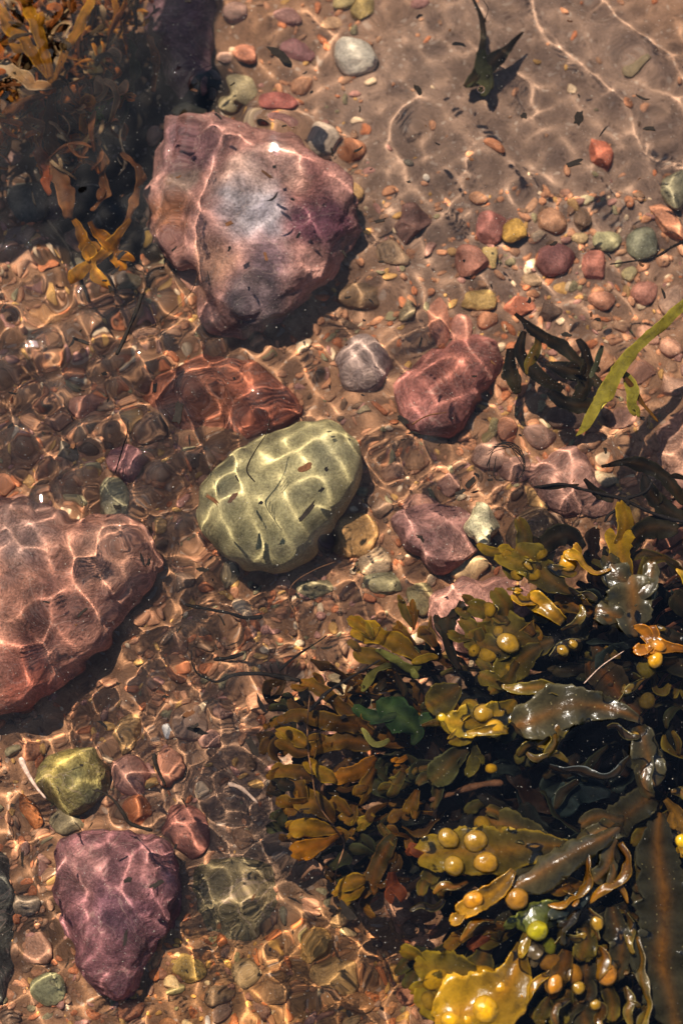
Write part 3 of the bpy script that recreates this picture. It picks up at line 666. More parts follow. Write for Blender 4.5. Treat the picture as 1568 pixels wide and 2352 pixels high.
# wrack colours: (root, tip, midrib)
OLIVE = dict(root=(58,52,30), tip=(128,108,34), mid=(132,88,30))
YELLOW = dict(root=(96,80,30), tip=(170,138,30), mid=(176,128,32))
GOLD = dict(root=(118,86,24), tip=(186,144,24), mid=(184,124,26))
GREY = dict(root=(60,56,40), tip=(80,72,46), mid=(126,80,28))
BROWN = dict(root=(66,44,18), tip=(140,102,26), mid=(140,84,20))
DARK = dict(root=(24,22,16), tip=(52,46,26), mid=(66,44,20))
GREEN = dict(root=(30,46,28), tip=(56,80,40), mid=(80,96,44))
ORANGE = dict(root=(112,68,18), tip=(190,124,20), mid=(176,102,20))
RED = dict(root=(88,42,24), tip=(150,76,40), mid=(140,70,34))
WSEED = [100]; EMERGED = []
def wrack(label, fr, blades, bladders=(), z=-4, name='bladder_wrack', cat='seaweed', mat=None, bcol=(160,126,34), group='wrack fronds', soft=False, **kw):
    """blades: list of (points, style dict, options); bladders: (x, y, radius[, z mm[, colour[, stretch, angle]]])"""
    groups = []
    for b in blades:
        parts = []; groups.append(parts)
        opt = dict(ruffle=1.5) if fr in 'AB' else {}; opt.update(kw); opt.update(b[2] if len(b) > 2 else {}); WSEED[0] += 1
        P4 = tf(fr, b[0], z); parts.append(ribbon(P4, seed=WSEED[0], **b[1], **opt))
        if (fr in 'CT' or (len(P4) <= 6 and P4[-1][3] > 5)) and len(P4) >= 3:        # side lobes: the blade forks as it grows
            rr_ = random.Random(WSEED[0])
            for sg_ in (1, -1):
                if rr_.random() < .35: continue
                k_ = max(1, len(P4) - 2 - rr_.randint(0, 1)); A_ = P4[k_ - 1]; B_ = P4[k_]; th_ = math.atan2(B_[1] - A_[1], B_[0] - A_[0]) + sg_ * rr_.uniform(.45, .95)
                L_ = rr_.uniform(1.7, 2.9) * B_[3]; W_ = B_[3] * rr_.uniform(.45, .75)
                lob = [(B_[0] - math.cos(th_) * W_ * .4, B_[1] - math.sin(th_) * W_ * .4, B_[2] - 1, W_ * .5), (B_[0] + math.cos(th_) * L_ * .5, B_[1] + math.sin(th_) * L_ * .5, B_[2] + rr_.uniform(-3, 3), W_), (B_[0] + math.cos(th_ - sg_ * .3) * L_, B_[1] + math.sin(th_ - sg_ * .3) * L_, B_[2] + rr_.uniform(-5, 4), W_ * .55)]
                o2 = dict(opt); o2['notch'] = .5; o2['twist'] = rr_.uniform(-40, 40); o2.pop('twist1', None); parts.append(ribbon(lob, seed=WSEED[0] + 5000, **b[1], **o2))
    sizes = [sum(len(p[0]) for p in g) for g in groups]; qn = [sum(len(p[1]) for p in g) for g in groups]
    v, q, c, u = join([p for g in groups for p in g])
    for b in bladders:                     # the blade's own skin rises over each bladder
        x0, y0, s = TF[fr]; r_ = b[2] * s * DPX * .9; z_ = (b[3] if len(b) > 3 and b[3] is not None else z + 1) / 1000.0
        P_ = at(x0 + b[0] * s, y0 + b[1] * s, z_); d_ = np.hypot(v[:, 0] - P_[0], v[:, 1] - P_[1]) / r_
        v[:, 2] += 0.42 * r_ * np.exp(-(d_ / 1.15) ** 4) * np.clip(1 - np.abs(v[:, 2] - z_) / .012, 0, 1)
    p0 = v[:8].mean(0)
    e = bpy.data.objects.new(name, None); COL.objects.link(e); e.location = (p0 * K).tolist(); e.empty_display_size = 0.1
    tag(e, label, cat, group)
    if not soft: EMERGED.append(v[(v[:, 2] > -0.0012) & (v[:, 2] < 0.004)][:, :2])
    vo = qo = 0
    for nv, nq in zip(sizes, qn):          # every blade with its side lobes is a part of the frond
        V_ = v[vo:vo + nv]; Q_ = q[qo:qo + nq] - vo
        bm_ = make_mesh('blade', V_ - p0, Q_, [mat or (M_WEED_SOFT if soft else M_WEED_UNDER), M_WEED], c[vo:vo + nv], u[vo:vo + nv])
        if not soft and len(bm_.polygons) == nq:
            bm_.polygons.foreach_set('material_index', (V_[Q_][:, :, 2].mean(1) > -0.0004).astype(np.int32))
        link('blade', bm_, parent=e); vo += nv; qo += nq
    for b in bladders:
        x0, y0, s = TF[fr]; x, y, r = x0 + b[0] * s, y0 + b[1] * s, b[2] * s * DPX * .96
        zz = (b[3] if len(b) > 3 and b[3] is not None else z + 1) / 1000.0
        cc = np.array(srgb(b[4] if len(b) > 4 and b[4] else bcol)) * np.array([.62, .55, .35]); stx = b[5] if len(b) > 5 else 1.06 + .16 * ((b[0] * 7 + b[1] * 3) % 10) / 10; ang = R(-(b[6] if len(b) > 6 else (b[0] * 13 + b[1] * 5) % 180))
        top_ = zz + r * 0.74
        if zz <= -0.001 and top_ > -0.001: zz -= top_ + 0.001
        P = at(x, y, zz); V = CS_BL[0]; sd = int(x * 7 + y) % 997
        nn = fbm(V * 1.4 + sd, sd, 2)
        vv = V * (1 + 0.07 * nn)[:, None] * np.array([r * stx, r, r * 0.74])
        vv = np.stack([vv[:, 0] * math.cos(ang) - vv[:, 1] * math.sin(ang), vv[:, 0] * math.sin(ang) + vv[:, 1] * math.cos(ang), vv[:, 2]], -1)
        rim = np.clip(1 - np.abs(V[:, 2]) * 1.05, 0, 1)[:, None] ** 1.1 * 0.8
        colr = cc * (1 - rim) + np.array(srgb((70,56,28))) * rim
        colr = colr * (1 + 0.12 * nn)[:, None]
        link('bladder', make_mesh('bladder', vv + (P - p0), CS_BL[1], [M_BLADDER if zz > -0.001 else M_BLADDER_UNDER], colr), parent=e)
        if zz + r * 0.72 > 0 and zz - r * .74 < 0: MENISCUS.append((P[0], P[1], r * math.sqrt(max(0.05, 1 - (zz / (r * 0.74)) ** 2))))
    return e
CS_BL = cube_sphere(12)

wrack('forked olive wrack tip with five bladders, topmost of the clump at the water surface', 'A', [
  ([(962,590,6),(900,560,40),(840,520,72),(750,440,95),(680,370,85),(625,335,50)], OLIVE, dict(notch=.3)),
  ([(760,470,20),(680,430,50),(610,400,58),(560,355,55),(532,335,34)], YELLOW, {})],
  [(733,478,47,-1),(772,366,42,-4,(150,120,34)),(648,486,36,-4),(590,372,30,-5),(700,420,26,-4)], z=-4)
wrack('curled golden wrack tip with one bladder breaking the surface beside the upright fork', 'A', [
  ([(1168,464,5,1.5),(1090,474,14,2),(1040,445,26,3),(985,395,34,4),(930,378,30,4),(905,362,14,3)], GOLD, dict(twist=40, twist1=10, cup=.3)),
  ([(815,432,12,-3),(860,455,24,-1),(930,478,26,0),(980,474,10,0)], OLIVE, dict(cup=.5))], [(928,424,46,1,(214,160,26),1.15,20)], z=0, notch=0)
wrack('upright yellow wrack frond with a two-lobed tip and a wide grey glossy base', 'A', [
  ([(1300,830,30,-2),(1290,740,95,0.5),(1290,620,128,1.6),(1280,540,115,1.6),(1265,490,60,0)], GREY, dict(cup=.12, ruffle=1.2, notch=0)),
  ([(1275,560,26,0),(1250,470,44,-4),(1222,380,62,-7),(1210,300,78,-9),(1212,250,92,-10),(1214,215,96,-10)], GOLD, dict(notch=.9, jag=.02, ruffle=.6)),
  ([(1290,760,30,-2),(1200,720,60,0),(1120,690,70,0),(1070,680,30,-2)], GREY, {})], z=-2)
wrack('small folded wrack leaf with two bladders left of the grey glossy frond', 'A', [
  ([(590,563,6,-2),(640,565,14,-1),(680,575,10,-2)], YELLOW, dict(ruffle=.3)),
  ([(905,745,30,1),(850,700,40,1.5),(800,660,50,0),(740,630,56,-2),(695,600,28,-3)], GOLD, dict(cup=.5, twist=-15))],
  [(752,608,42,-1,(200,150,26),1.2,30),(712,632,34,-4)], z=0)
wrack('largest olive wrack cluster, many plump bladders and lobed tips over the pink slab', 'A', [
  ([(850,850,30),(770,870,72),(680,850,98),(590,780,92),(510,735,78),(455,720,50)], OLIVE, dict(notch=.4, cup=-.1)),
  ([(600,760,20),(540,710,44),(470,680,50),(410,668,46),(362,662,40)], OLIVE, dict(notch=.6)),
  ([(640,880,20),(540,900,62),(450,870,66),(400,830,62),(372,800,34)], OLIVE, dict(notch=.3)),
  ([(780,880,20),(700,930,62),(630,985,86),(570,1040,74),(540,1085,44)], OLIVE, dict(notch=.3)),
  ([(740,820,16),(700,770,44),(730,810,60),(790,840,20)], BROWN, {})],
  [(598,864,60,0),(492,680,42,-4),(488,930,50,-2),(410,905,34,-4),(600,1010,36,-4),(545,800,30,-4),(415,690,26,-5)], z=-5)
wrack('dark olive forked leaf standing left of the largest olive cluster', 'A', [
  ([(330,1010,14),(285,930,24),(262,860,26),(258,790,44),(262,735,56),(262,715,40)], DARK, dict(notch=.1)),
  ([(262,850,14),(220,790,18),(192,755,8)], DARK, {})], z=-12, soft=True)
wrack('broad glossy grey-brown wrack blade lying level with the surface, white glints along it', 'A', [
  ([(1345,1300,16,-1),(1250,1255,34,0),(1160,1225,56,.5),(1060,1210,74,1.5),(950,1205,112,2.5),(850,1240,120,3),(740,1290,100,1.5),(660,1320,84,-1),(620,1340,50,-3)], GREY, dict(cup=.18, ruffle=1.3, notch=.4)),
  ([(920,1280,40,2),(850,1350,62,1),(790,1410,62,-1),(750,1440,38,-3)], OLIVE, dict(ruffle=1.2)),
  ([(960,1150,30,1),(880,1120,34,2),(760,1110,36,2),(640,1118,26,1),(560,1100,10,-1)], OLIVE, dict(cup=.4)),
  ([(700,1120,10,0),(580,1095,30,-2),(490,1060,44,-4),(430,1035,34,-5)], OLIVE, {})], z=0)
wrack('yellow wrack frond carrying four bladders, the lowest one half out of the water', 'A', [
  ([(640,1180,12,-4),(590,1230,56,-3),(500,1280,84,-2),(390,1300,84,-1),(290,1305,66,-1),(225,1275,38,-2)], YELLOW, dict(cup=.15, notch=.1)),
  ([(600,1350,14,1),(540,1345,30,1.5),(450,1356,26,1.5),(365,1358,8,1)], YELLOW, dict(cup=.8))],
  [(385,1225,54,-3),(460,1254,54,0),(231,1276,30,0,(206,176,30)),(521,1338,52,1,(206,160,34))], z=-1)
wrack('translucent olive leaf curling at the left of the four-bladder yellow frond', 'A', [
  ([(330,1100,16),(280,1140,66),(220,1180,76),(165,1205,56),(140,1215,24)], OLIVE, dict(cup=.3)),
  ([(120,1320,8),(180,1305,16),(230,1300,20)], OLIVE, {})], z=-9)
wrack('orange wrack sprig with three glistening bladders near the right edge', 'A', [
  ([(1568,900,16,1),(1500,885,26,2),(1440,880,48,3),(1390,870,56,3),(1362,860,30,1)], ORANGE, dict(cup=.3, notch=.5)),
  ([(1395,770,24,0),(1400,830,36,1),(1380,900,28,2),(1360,950,18,1)], ORANGE, dict(twist=30)),
  ([(1420,760,10,0),(1450,780,14,1),(1470,790,6,0)], OLIVE, {})],
  [(1412,958,44,2,(226,170,24)),(1362,1006,54,-3,(108,96,40)),(1428,880,36,3,(206,140,30),1.3,10)], z=1)
wrack('dusky brown wrack strap with an orange rib and one dim bladder, at right', 'A', [
  ([(1330,1260,34,-10),(1240,1180,84,-12),(1160,1080,92,-12),(1110,1010,74,-12),(1080,960,40,-14)], dict(root=(50,44,30), tip=(66,50,30), mid=(122,70,28)), {})],
  [(1368,1186,46,-6,(92,76,34))], z=-12)
wrack('rounded olive leaf with an orange rib and pale dots, standing between the dark straps', 'B', [
  ([(1330,-60,30,-4),(1350,0,56,-2),(1380,110,76,0),(1400,200,72,0),(1402,262,50,-1)], GREY, dict(notch=0, cup=.1))], z=-2)
wrack('long wrack frond with seven round bladders along it and a torn square tip', 'B', [
  ([(1400,300,56,-6),(1330,360,74,-5),(1230,440,84,-3),(1130,500,56,-2),(1010,560,48,-2)], GREY, dict(notch=0)),
  ([(960,585,30,-2),(860,575,52,-2),(740,580,86,-2),(620,600,112,-2),(470,600,112,-2),(330,605,104,-2),(210,612,92,-2),(140,618,86,-3)], dict(root=(72,64,38), tip=(170,136,34), mid=(176,116,34)), dict(notch=.6, jag=.10, ruffle=.7)),
  ([(870,560,20,-4),(760,520,64,-5),(640,470,78,-6),(560,450,60,-6),(500,445,30,-7)], dict(root=(70,64,40), tip=(96,84,40), mid=(166,100,34)), dict(notch=.2)),
  ([(230,690,30,-10),(225,740,46,-12),(222,785,30,-12)], OLIVE, {})],
  [(322,538,52,0),(466,550,62,0,(160,124,40)),(352,682,54,1),(520,666,58,1,(176,132,34)),(503,466,44,-4,(160,124,30)),(610,500,34,-5,(140,110,34)),(250,570,30,-3)], z=-2)
wrack('twisted glossy wrack blade out of the water with bright glints', 'B', [
  ([(1240,470,50,-1),(1170,520,40,3),(1090,560,56,7),(990,610,66,9),(890,670,82,8),(790,730,90,4),(700,775,66,1),(650,800,34,-1)], GREY, dict(cup=-.5, twist=12, ruffle=1.0)),
  ([(1068,610,16,3),(1062,700,26,5),(1052,780,30,4),(1000,850,26,3),(930,895,24,2),(850,880,16,1)], BROWN, dict(twist=55, ruffle=1.4)),
  ([(1030,800,34,-4),(970,790,44,-3),(925,775,26,-3)], BROWN, dict(cup=.4))],
  [(683,858,62,1,(170,122,40),1.05,20)], z=2)
wrack('narrow curled wrack tip holding one bladder, sparkling wet edge, below the long frond', 'B', [
  ([(665,705,16,3),(620,770,34,3),(550,830,48,2),(470,870,58,1),(400,915,46,0),(372,938,20,-1)], dict(root=(80,60,30), tip=(190,140,30), mid=(186,130,30)), dict(cup=.5, notch=.5))],
  [(455,864,48,3,(214,150,26))], z=1)
wrack('tangle of thin twisted wrack edges with blue sky reflections, right of the dark hollow', 'B', [
  ([(1215,540,40,0),(1180,640,52,2),(1130,720,56,2),(1080,770,30,0)], GREY, dict(twist=-25)),
  ([(1240,560,14,2),(1275,640,24,5),(1250,730,26,5),(1190,790,24,3),(1120,830,20,2),(1060,880,10,0)], BROWN, dict(twist=50, twist1=20, ruffle=1.6)),
  ([(1190,770,10,3),(1230,800,14,3),(1262,850,12,2),(1275,880,5,1)], BROWN, dict(twist=40)),
  ([(1080,780,30,-1),(1020,850,40,1),(960,920,50,0),(880,960,40,-2)], dict(root=(34,44,46), tip=(60,62,50), mid=(60,60,40)), dict(ruffle=1.5)),
  ([(1000,900,20,0),(960,980,34,1),(930,1050,30,1),(930,1110,16,0)], DARK, dict(twist=40, ruffle=1.6))], z=1)
wrack('green-tinged wrack tip with a bright lime bladder, lower right of the dark hollow', 'B', [
  ([(930,900,30,-3),(870,930,62,-1),(790,960,72,0),(720,985,56,0),(675,1005,34,-1)], dict(root=(56,64,44), tip=(120,120,40), mid=(96,100,40)), dict(notch=.3)),
  ([(735,1035,22,-1),(725,1090,26,0),(712,1140,24,0),(708,1172,14,-1)], YELLOW, dict(twist=25)),
  ([(800,1090,30,-2),(775,1130,42,-1),(755,1175,30,-2)], dict(root=(80,66,44), tip=(110,90,60)), {})],
  [(795,1026,53,3,(176,170,20)),(856,1108,36,-2,(116,120,34),1.3,70)], z=-1)
wrack('cluster of three amber bladders on a brown sprig at the bottom, beside a dripping tip', 'B', [
  ([(950,1130,20,-4),(935,1200,48,-4),(890,1280,54,-4),(860,1350,38,-5)], BROWN, {}),
  ([(850,1260,14,-1),(790,1310,20,1),(750,1370,22,1),(720,1425,18,0)], GOLD, dict(twist=30, cup=.4)),
  ([(1000,1180,20,-6),(1050,1130,52,-4),(1100,1150,46,-4)], OLIVE, {}),
  ([(1040,1010,30,-3),(1050,1080,54,-3),(1030,1150,60,-3),(1020,1190,30,-4)], OLIVE, {})],
  [(866,1198,44,-4,(140,96,34),1.4,-10),(883,1312,46,0,(190,130,34),1.25,-60),(985,1255,46,-1,(180,124,40),1.3,65)], z=-4)
wrack('big golden wrack frond with four large bladders at the bottom edge of the frame', 'B', [
  ([(705,1090,16,-2),(690,1180,60,-1),(650,1290,104,0),(570,1380,150,1),(440,1440,160,1),(320,1480,130,1),(235,1510,70,0)], GOLD, dict(cup=.12, ruffle=.8, thick=.0009))],
  [(515,1445,70,2,(226,176,20)),(338,1500,50,2,(220,170,20)),(600,1330,40,1,(200,150,24)),(420,1500,36,1,(210,160,24))], z=0, bcol=(220,170,24))
wrack('yellow-green lobed wrack tip with sunken bladders, left of the big golden frond', 'B', [
  ([(470,1240,26,-7),(380,1250,80,-6),(290,1240,96,-6),(200,1215,80,-6),(135,1210,56,-6)], YELLOW, dict(notch=.3)),
  ([(400,1290,30,-7),(300,1340,84,-7),(210,1400,90,-6),(150,1440,60,-6)], YELLOW, dict(notch=.2)),
  ([(510,1140,40,-8),(490,1200,70,-8),(440,1260,60,-8)], OLIVE, {})],
  [(252,1285,60,-4,(206,160,24)),(500,1262,52,-4,(200,150,24),1.6,5),(215,1400,44,-5),(330,1350,38,-5),(170,1215,30,-5)], z=-6)
wrack('long dark strap with an orange rib running down the right edge of the frame', 'B', [
  ([(1440,400,30,-8),(1430,520,80,-7),(1440,680,112,-6),(1465,850,130,-4),(1462,1020,140,-3),(1450,1180,130,-3),(1490,1350,120,-4),(1530,1540,100,-5)], dict(root=(60,56,40), tip=(66,62,44), mid=(150,96,34)), dict(cup=.06, ruffle=1.1, notch=0, nu=17))], z=-5)
wrack('yellowish strap and bladder poking in at the right edge above the long dark strap', 'B', [
  ([(1470,330,16,-3),(1520,390,36,-3),(1560,450,46,-3),(1620,540,50,-3)], dict(root=(96,70,30), tip=(140,100,34), mid=(186,126,34)), {}),
  ([(1500,290,12,-2),(1560,290,26,-2),(1630,300,34,-2)], OLIVE, {}),
  ([(1575,530,22,0),(1560,580,22,0),(1580,630,14,0)], GOLD, {})], [(1562,552,40,1,(220,180,20))], z=-3)
wrack('olive frond with a stalked amber bladder and curling wet lip, bottom right', 'B', [
  ([(1190,900,30,-5),(1210,1000,60,-3),(1240,1100,62,-2),(1230,1200,46,-2),(1190,1300,34,-3)], GREY, {}),
  ([(1115,1120,18,0),(1150,1160,30,2),(1140,1220,32,2),(1120,1290,20,1)], BROWN, dict(twist=45)),
  ([(1160,1330,34,-3),(1190,1400,40,-3),(1190,1470,36,-3),(1200,1510,16,-3)], OLIVE, {})], [(1166,1262,50,1,(176,118,40),1.2,-70)], z=-2)
wrack('pale-edged wavy wrack ribbon twisting down the left side of the long dark strap', 'B', [
  ([(1335,1060,10,0),(1345,1160,26,2),(1340,1250,24,3),(1375,1340,28,3),(1390,1420,30,2),(1350,1500,30,1),(1330,1560,20,0)], OLIVE, dict(twist=55, ruffle=1.8, edge=(206,186,150)))], z=1)
wrack('wavy ribbon with a pale blue-grey edge across the darkest gap of the clump', 'B', [
  ([(858,150,12,-5),(930,170,20,-2),(1010,175,22,0),(1080,200,24,1),(1160,205,24,0),(1230,160,20,-1),(1290,100,10,-2)], DARK, dict(twist=35, ruffle=1.3, edge=(150,160,160))),
  ([(1010,230,14,-4),(930,290,26,-4),(905,340,24,-4),(888,382,10,-4)], DARK, dict(edge=(140,146,120)))], z=-3)
wrack('glassy dark olive leaf with a pale outline, left of the darkest gap', 'B', [
  ([(420,60,20,-8),(350,110,60,-8),(280,190,76,-8),(220,240,50,-8)], dict(root=(50,46,28), tip=(96,92,50), mid=(120,80,30), edge=(150,146,90)), dict(cup=.25)),
  ([(440,20,16,-9),(470,90,30,-8),(450,160,34,-8),(415,210,28,-8)], dict(root=(50,46,28), tip=(120,106,40), edge=(176,150,60)), dict(twist=30))], [(548,165,26,-8,(206,160,30),1.3,0),(700,110,32,-9,(90,84,40))], z=-8)
wrack('wrack branch reaching in from the right edge at the upper corner of the clump', 'A', [
  ([(1620,560,30,-3),(1575,500,30,-1),(1540,470,20,0),(1525,452,8,0)], YELLOW, dict(twist=30)),
  ([(1620,700,40,-6),(1560,640,60,-6),(1500,590,50,-6)], DARK, {}),
  ([(1600,860,20,-2),(1500,830,40,-3),(1440,790,40,-4)], DARK, {}),
  ([(1600,1000,60,-6),(1520,960,66,-6),(1470,900,40,-7)], DARK, {})], z=-4)
# half-sunken leaves in the deep shade between the surface fronds
wrack('dim olive leaves in deep shade between the glossy blade and the orange sprig', 'A', [
  ([(980,960,10),(960,850,50),(1000,790,60),(1040,760,40)], DARK, {}),
  ([(1220,940,12),(1160,920,26),(1090,900,24)], OLIVE, {}),
  ([(1060,1010,20),(980,1010,34),(900,1020,40),(840,1030,16)], DARK, {}),
  ([(1060,700,24),(960,640,60),(890,610,50),(850,600,20)], BROWN, {}),
  ([(980,1480,12),(930,1560,60),(880,1620,60)], DARK, {})], z=-16, soft=True)

for lab, bl in [
  ('wide dim strap hanging at the bottom between the amber bladders and the long dark strap', [([(1060,1180,40),(1040,1290,70),(1030,1400,84),(1050,1540,80)], GREY, dict(notch=0))]),
  ('dim olive leaf pair under the green-tinged tip, low in the clump', [([(960,1320,20),(930,1400,50),(900,1480,56),(890,1540,40)], OLIVE, {}), ([(860,1380,16),(820,1450,36),(800,1530,30)], OLIVE, {})]),
  ('grey-olive straps crossing behind the twisted wrack edges', [([(1330,600,20),(1350,700,50),(1350,800,54),(1320,900,30)], GREY, {}), ([(1280,880,20),(1180,960,40),(1110,1010,50),(1060,1080,34)], DARK, {})]),
  ('short olive tips fringing the right side of the long dark strap', [([(1480,560,20),(1400,610,40),(1345,660,34)], OLIVE, {}), ([(1560,1180,20),(1600,1100,40)], DARK, {}), ([(1330,650,20),(1350,740,40),(1348,790,30)], OLIVE, {})]),
  ('dark olive blade dipping below the twisted glossy blade and the lone amber bladder', [([(960,700,30),(860,800,60),(760,850,60),(640,960,44),(560,1010,20)], DARK, dict(ruffle=1.4))]),
  ('faint teal-dark blade in the middle of the darkest gap', [([(1180,300,20),(1080,280,56),(980,300,70),(900,420,50)], dict(root=(26,34,36), tip=(44,54,50)), dict(rib=0))]),
  ('brown forked tips at the foot of the long frond, beside the lime bladder', [([(640,1000,20),(520,1010,30),(400,1050,30),(300,1130,30)], BROWN, {}), ([(560,1040,12),(480,1080,26),(420,1120,20)], RED, {})])]:
    wrack(lab, 'B', bl, z=-13)

for lab, fr_, bl, bd in [
  ('thin curled strips with wet rims lightened like glints between the long grey blade and the darkest gap', 'A', [([(1200,1180,8),(1240,1130,20),(1300,1110,22),(1360,1060,12)], OLIVE), ([(1150,1340,8),(1200,1330,18),(1260,1380,20),(1330,1390,10)], DARK), ([(700,1470,8),(760,1500,18),(850,1480,20),(930,1530,8)], OLIVE)], [(1300,1380,28)]),
  ('curled narrow strips and a dim pair of bladders left of the upright fork base', 'A', [([(930,560,8),(980,600,20),(1040,590,22),(1090,630,12)], DARK), ([(900,800,8),(960,760,22),(1010,700,20),(1000,650,10)], OLIVE), ([(820,930,8),(880,900,22),(930,860,22),(1000,850,10)], DARK)], [(900,905,34),(955,870,28)]),
  ('wavy wet strips crossing the dark water right of the lime bladder', 'B', [([(880,1090,8),(930,1060,20),(990,1080,24),(1050,1040,10)], OLIVE), ([(1080,900,8),(1110,960,22),(1090,1020,24),(1120,1080,10)], GREY), ([(1250,920,8),(1290,1000,22),(1280,1080,24),(1310,1150,10)], OLIVE)], [(1110,985,38)]),
  ('narrow twisted strips fanning below the torn square tip', 'B', [([(420,760,8),(350,800,20),(290,790,20),(240,830,8)], BROWN), ([(560,960,8),(480,980,20),(420,1040,18),(380,1090,8)], BROWN), ([(300,860,8),(240,900,18),(180,890,20),(120,930,8)], DARK)], [(300,800,24)]),
  ('crinkled olive strips at the lower right corner over the dark strap', 'B', [([(1250,1330,10),(1290,1400,24),(1270,1470,26),(1300,1540,12)], OLIVE), ([(1100,1400,8),(1130,1450,22),(1110,1500,22),(1140,1560,10)], BROWN), ([(960,1380,8),(900,1420,22),(880,1480,22),(900,1540,8)], GREY)], [(1010,1330,36),(1100,1420,30)])]:
    wrack(lab, fr_, [([(a_, b_, w_) for a_, b_, w_ in p_], st_l, dict(twist=random.uniform(20, 55), twist1=random.uniform(-30, 50), ruffle=2.4, edge=(190,170,100))) for p_, st_l in bl], [(x_, y_, r_, 0) for x_, y_, r_ in bd], z=.3)  # pale edge colour stands in for wet glints on the strips

# the brown submerged fronds on the left of the clump, blade by blade (frame C)
def cw(label, blades, z, **kw):
    blades = [([(p[0], p[1], p[2] * .98) for p in b[0]], b[1], dict(dict(twist=random.uniform(-30, 30), twist1=random.uniform(-30, 30), ruffle=2.0), **(b[2] if len(b) > 2 else {}))) for b in blades]
    wrack(label, 'C', blades, z=z, soft=True, name='brown_wrack', group='submerged brown fronds', **kw)
cw('lobed golden-yellow leaf tip pointing left at the top of the brown fronds', [([(1210,420,20),(1120,360,52),(1010,290,66),(900,250,72),(800,215,84),(740,230,60),(700,250,10)], GOLD, dict(notch=0)), ([(860,270,20),(800,200,50),(765,140,30)], YELLOW, {})], -16)
cw('flat olive-brown leaf just below the golden-yellow tip', [([(960,430,20),(900,410,50),(820,390,62),(760,375,56),(722,350,30)], dict(root=(70,56,24), tip=(140,108,34), mid=(140,96,30)), {})], -18)
cw('pale green ribbon curving right under the golden-yellow tip', [([(868,353,8),(930,372,26),(1000,405,30),(1060,450,30),(1130,485,38),(1190,450,16)], dict(root=(150,146,70), tip=(96,92,40)), dict(twist=20)), ([(1310,400,10),(1250,390,26),(1180,420,28),(1120,440,12)], YELLOW, {})], -14)
cw('pale olive twisted strip pointing down and left above the green sea lettuce', [([(980,460,16),(900,480,32),(840,530,36),(795,590,22),(765,635,12)], dict(root=(80,74,36), tip=(150,140,66)), dict(twist=25))], -15)
cw('two near-black drooping leaf tips over the bare sand', [([(1010,510,24),(1050,570,36),(1080,630,26),(1070,680,8)], DARK, {}), ([(940,540,14),(915,590,34),(900,640,26)], DARK, {})], -16)
cw('brown leaf with a yellow flash, highest at the left of the brown fronds', [([(860,905,40),(760,850,56),(660,770,52),(560,680,44),(480,620,52),(400,590,50),(345,548,12)], BROWN, dict(notch=0))], -22)
cw('long brown leaf ending in a dark curl, with an air bubble on it', [([(860,930,40),(740,870,64),(600,850,62),(460,830,56),(330,800,48),(210,840,40),(130,875,20),(90,895,6)], BROWN, dict(notch=0))], -20)
cw('small mustard leaf pair below the long brown leaf', [([(400,1010,24),(340,970,56),(270,930,52),(200,895,24),(165,880,6)], GOLD, dict(notch=0)), ([(420,1070,20),(320,1050,46),(230,1010,42),(170,990,14)], BROWN, {})], -22)
cw('wide wavy brown strap across the middle of the brown fronds', [([(880,1000,40),(780,990,70),(660,980,62),(540,1000,60),(440,1040,56),(380,1080,30)], BROWN, dict(ruffle=1.6))], -28)
cw('dark leaf with orange-lit base, left end of the middle row', [([(460,1240,30),(370,1210,56),(280,1190,58),(200,1185,54),(140,1175,34)], BROWN, {}), ([(330,1290,20),(250,1290,52),(200,1260,34)], DARK, {})], -26)
cw('pointed mustard leaf beside the hanging thread', [([(600,1270,18),(540,1240,44),(480,1190,44),(440,1140,14)], GOLD, dict(notch=0))], -22)
cw('glowing amber-brown strap in the middle of the brown fronds', [([(880,1100,30),(800,1170,54),(700,1210,58),(610,1240,46),(560,1250,20)], ORANGE, {}), ([(860,1170,30),(800,1300,52),(760,1380,30)], BROWN, {})], -26)
cw('rounded dark brown leaf with a serrated left edge', [([(600,1540,20),(540,1480,52),(460,1420,84),(370,1390,92),(310,1350,56)], BROWN, dict(jag=.1)), ([(700,1500,20),(640,1440,44),(560,1380,46)], BROWN, {})], -24)
cw('bright mustard leaf pointing left, above the orange one', [([(640,1610,14),(540,1600,48),(440,1590,66),(340,1595,58),(270,1600,30)], dict(root=(80,56,20), tip=(196,144,24), mid=(170,110,24)), dict(notch=.1))], -18)
cw('bright orange leaf with a notched end, lowest at the left of the brown fronds', [([(640,1620,12),(540,1680,28),(450,1715,58),(350,1745,72),(270,1765,62)], ORANGE, dict(notch=.5))], -16)
cw('slim golden leaf pointing down and left at the bottom of the brown fronds', [([(800,1950,30),(740,1955,50),(660,1990,48),(600,2030,24),(565,2042,6)], dict(root=(100,70,24), tip=(206,156,30), mid=(180,120,30)), dict(notch=0)), ([(790,1990,20),(700,2040,50),(620,2091,30)], GOLD, {})], -14)
cw('tall dim olive strap hanging down between brown and olive fronds', [([(1010,1640,30),(940,1740,60),(880,1860,66),(850,1970,60),(840,2060,40)], dict(root=(60,60,30), tip=(110,72,30), mid=(130,76,26)), {}), ([(980,1900,30),(990,2000,50),(1030,2030,24)], RED, {})], -24)
cw('smoky translucent olive leaf in the middle of the clump', [([(1500,980,10),(1440,1060,50),(1370,1160,90),(1300,1240,80),(1240,1250,40)], dict(root=(46,44,28), tip=(84,76,44), mid=(120,78,34), edge=(120,120,84)), dict(cup=.2)), ([(1060,1200,30),(1000,1290,56),(960,1260,30)], OLIVE, {})], -14)
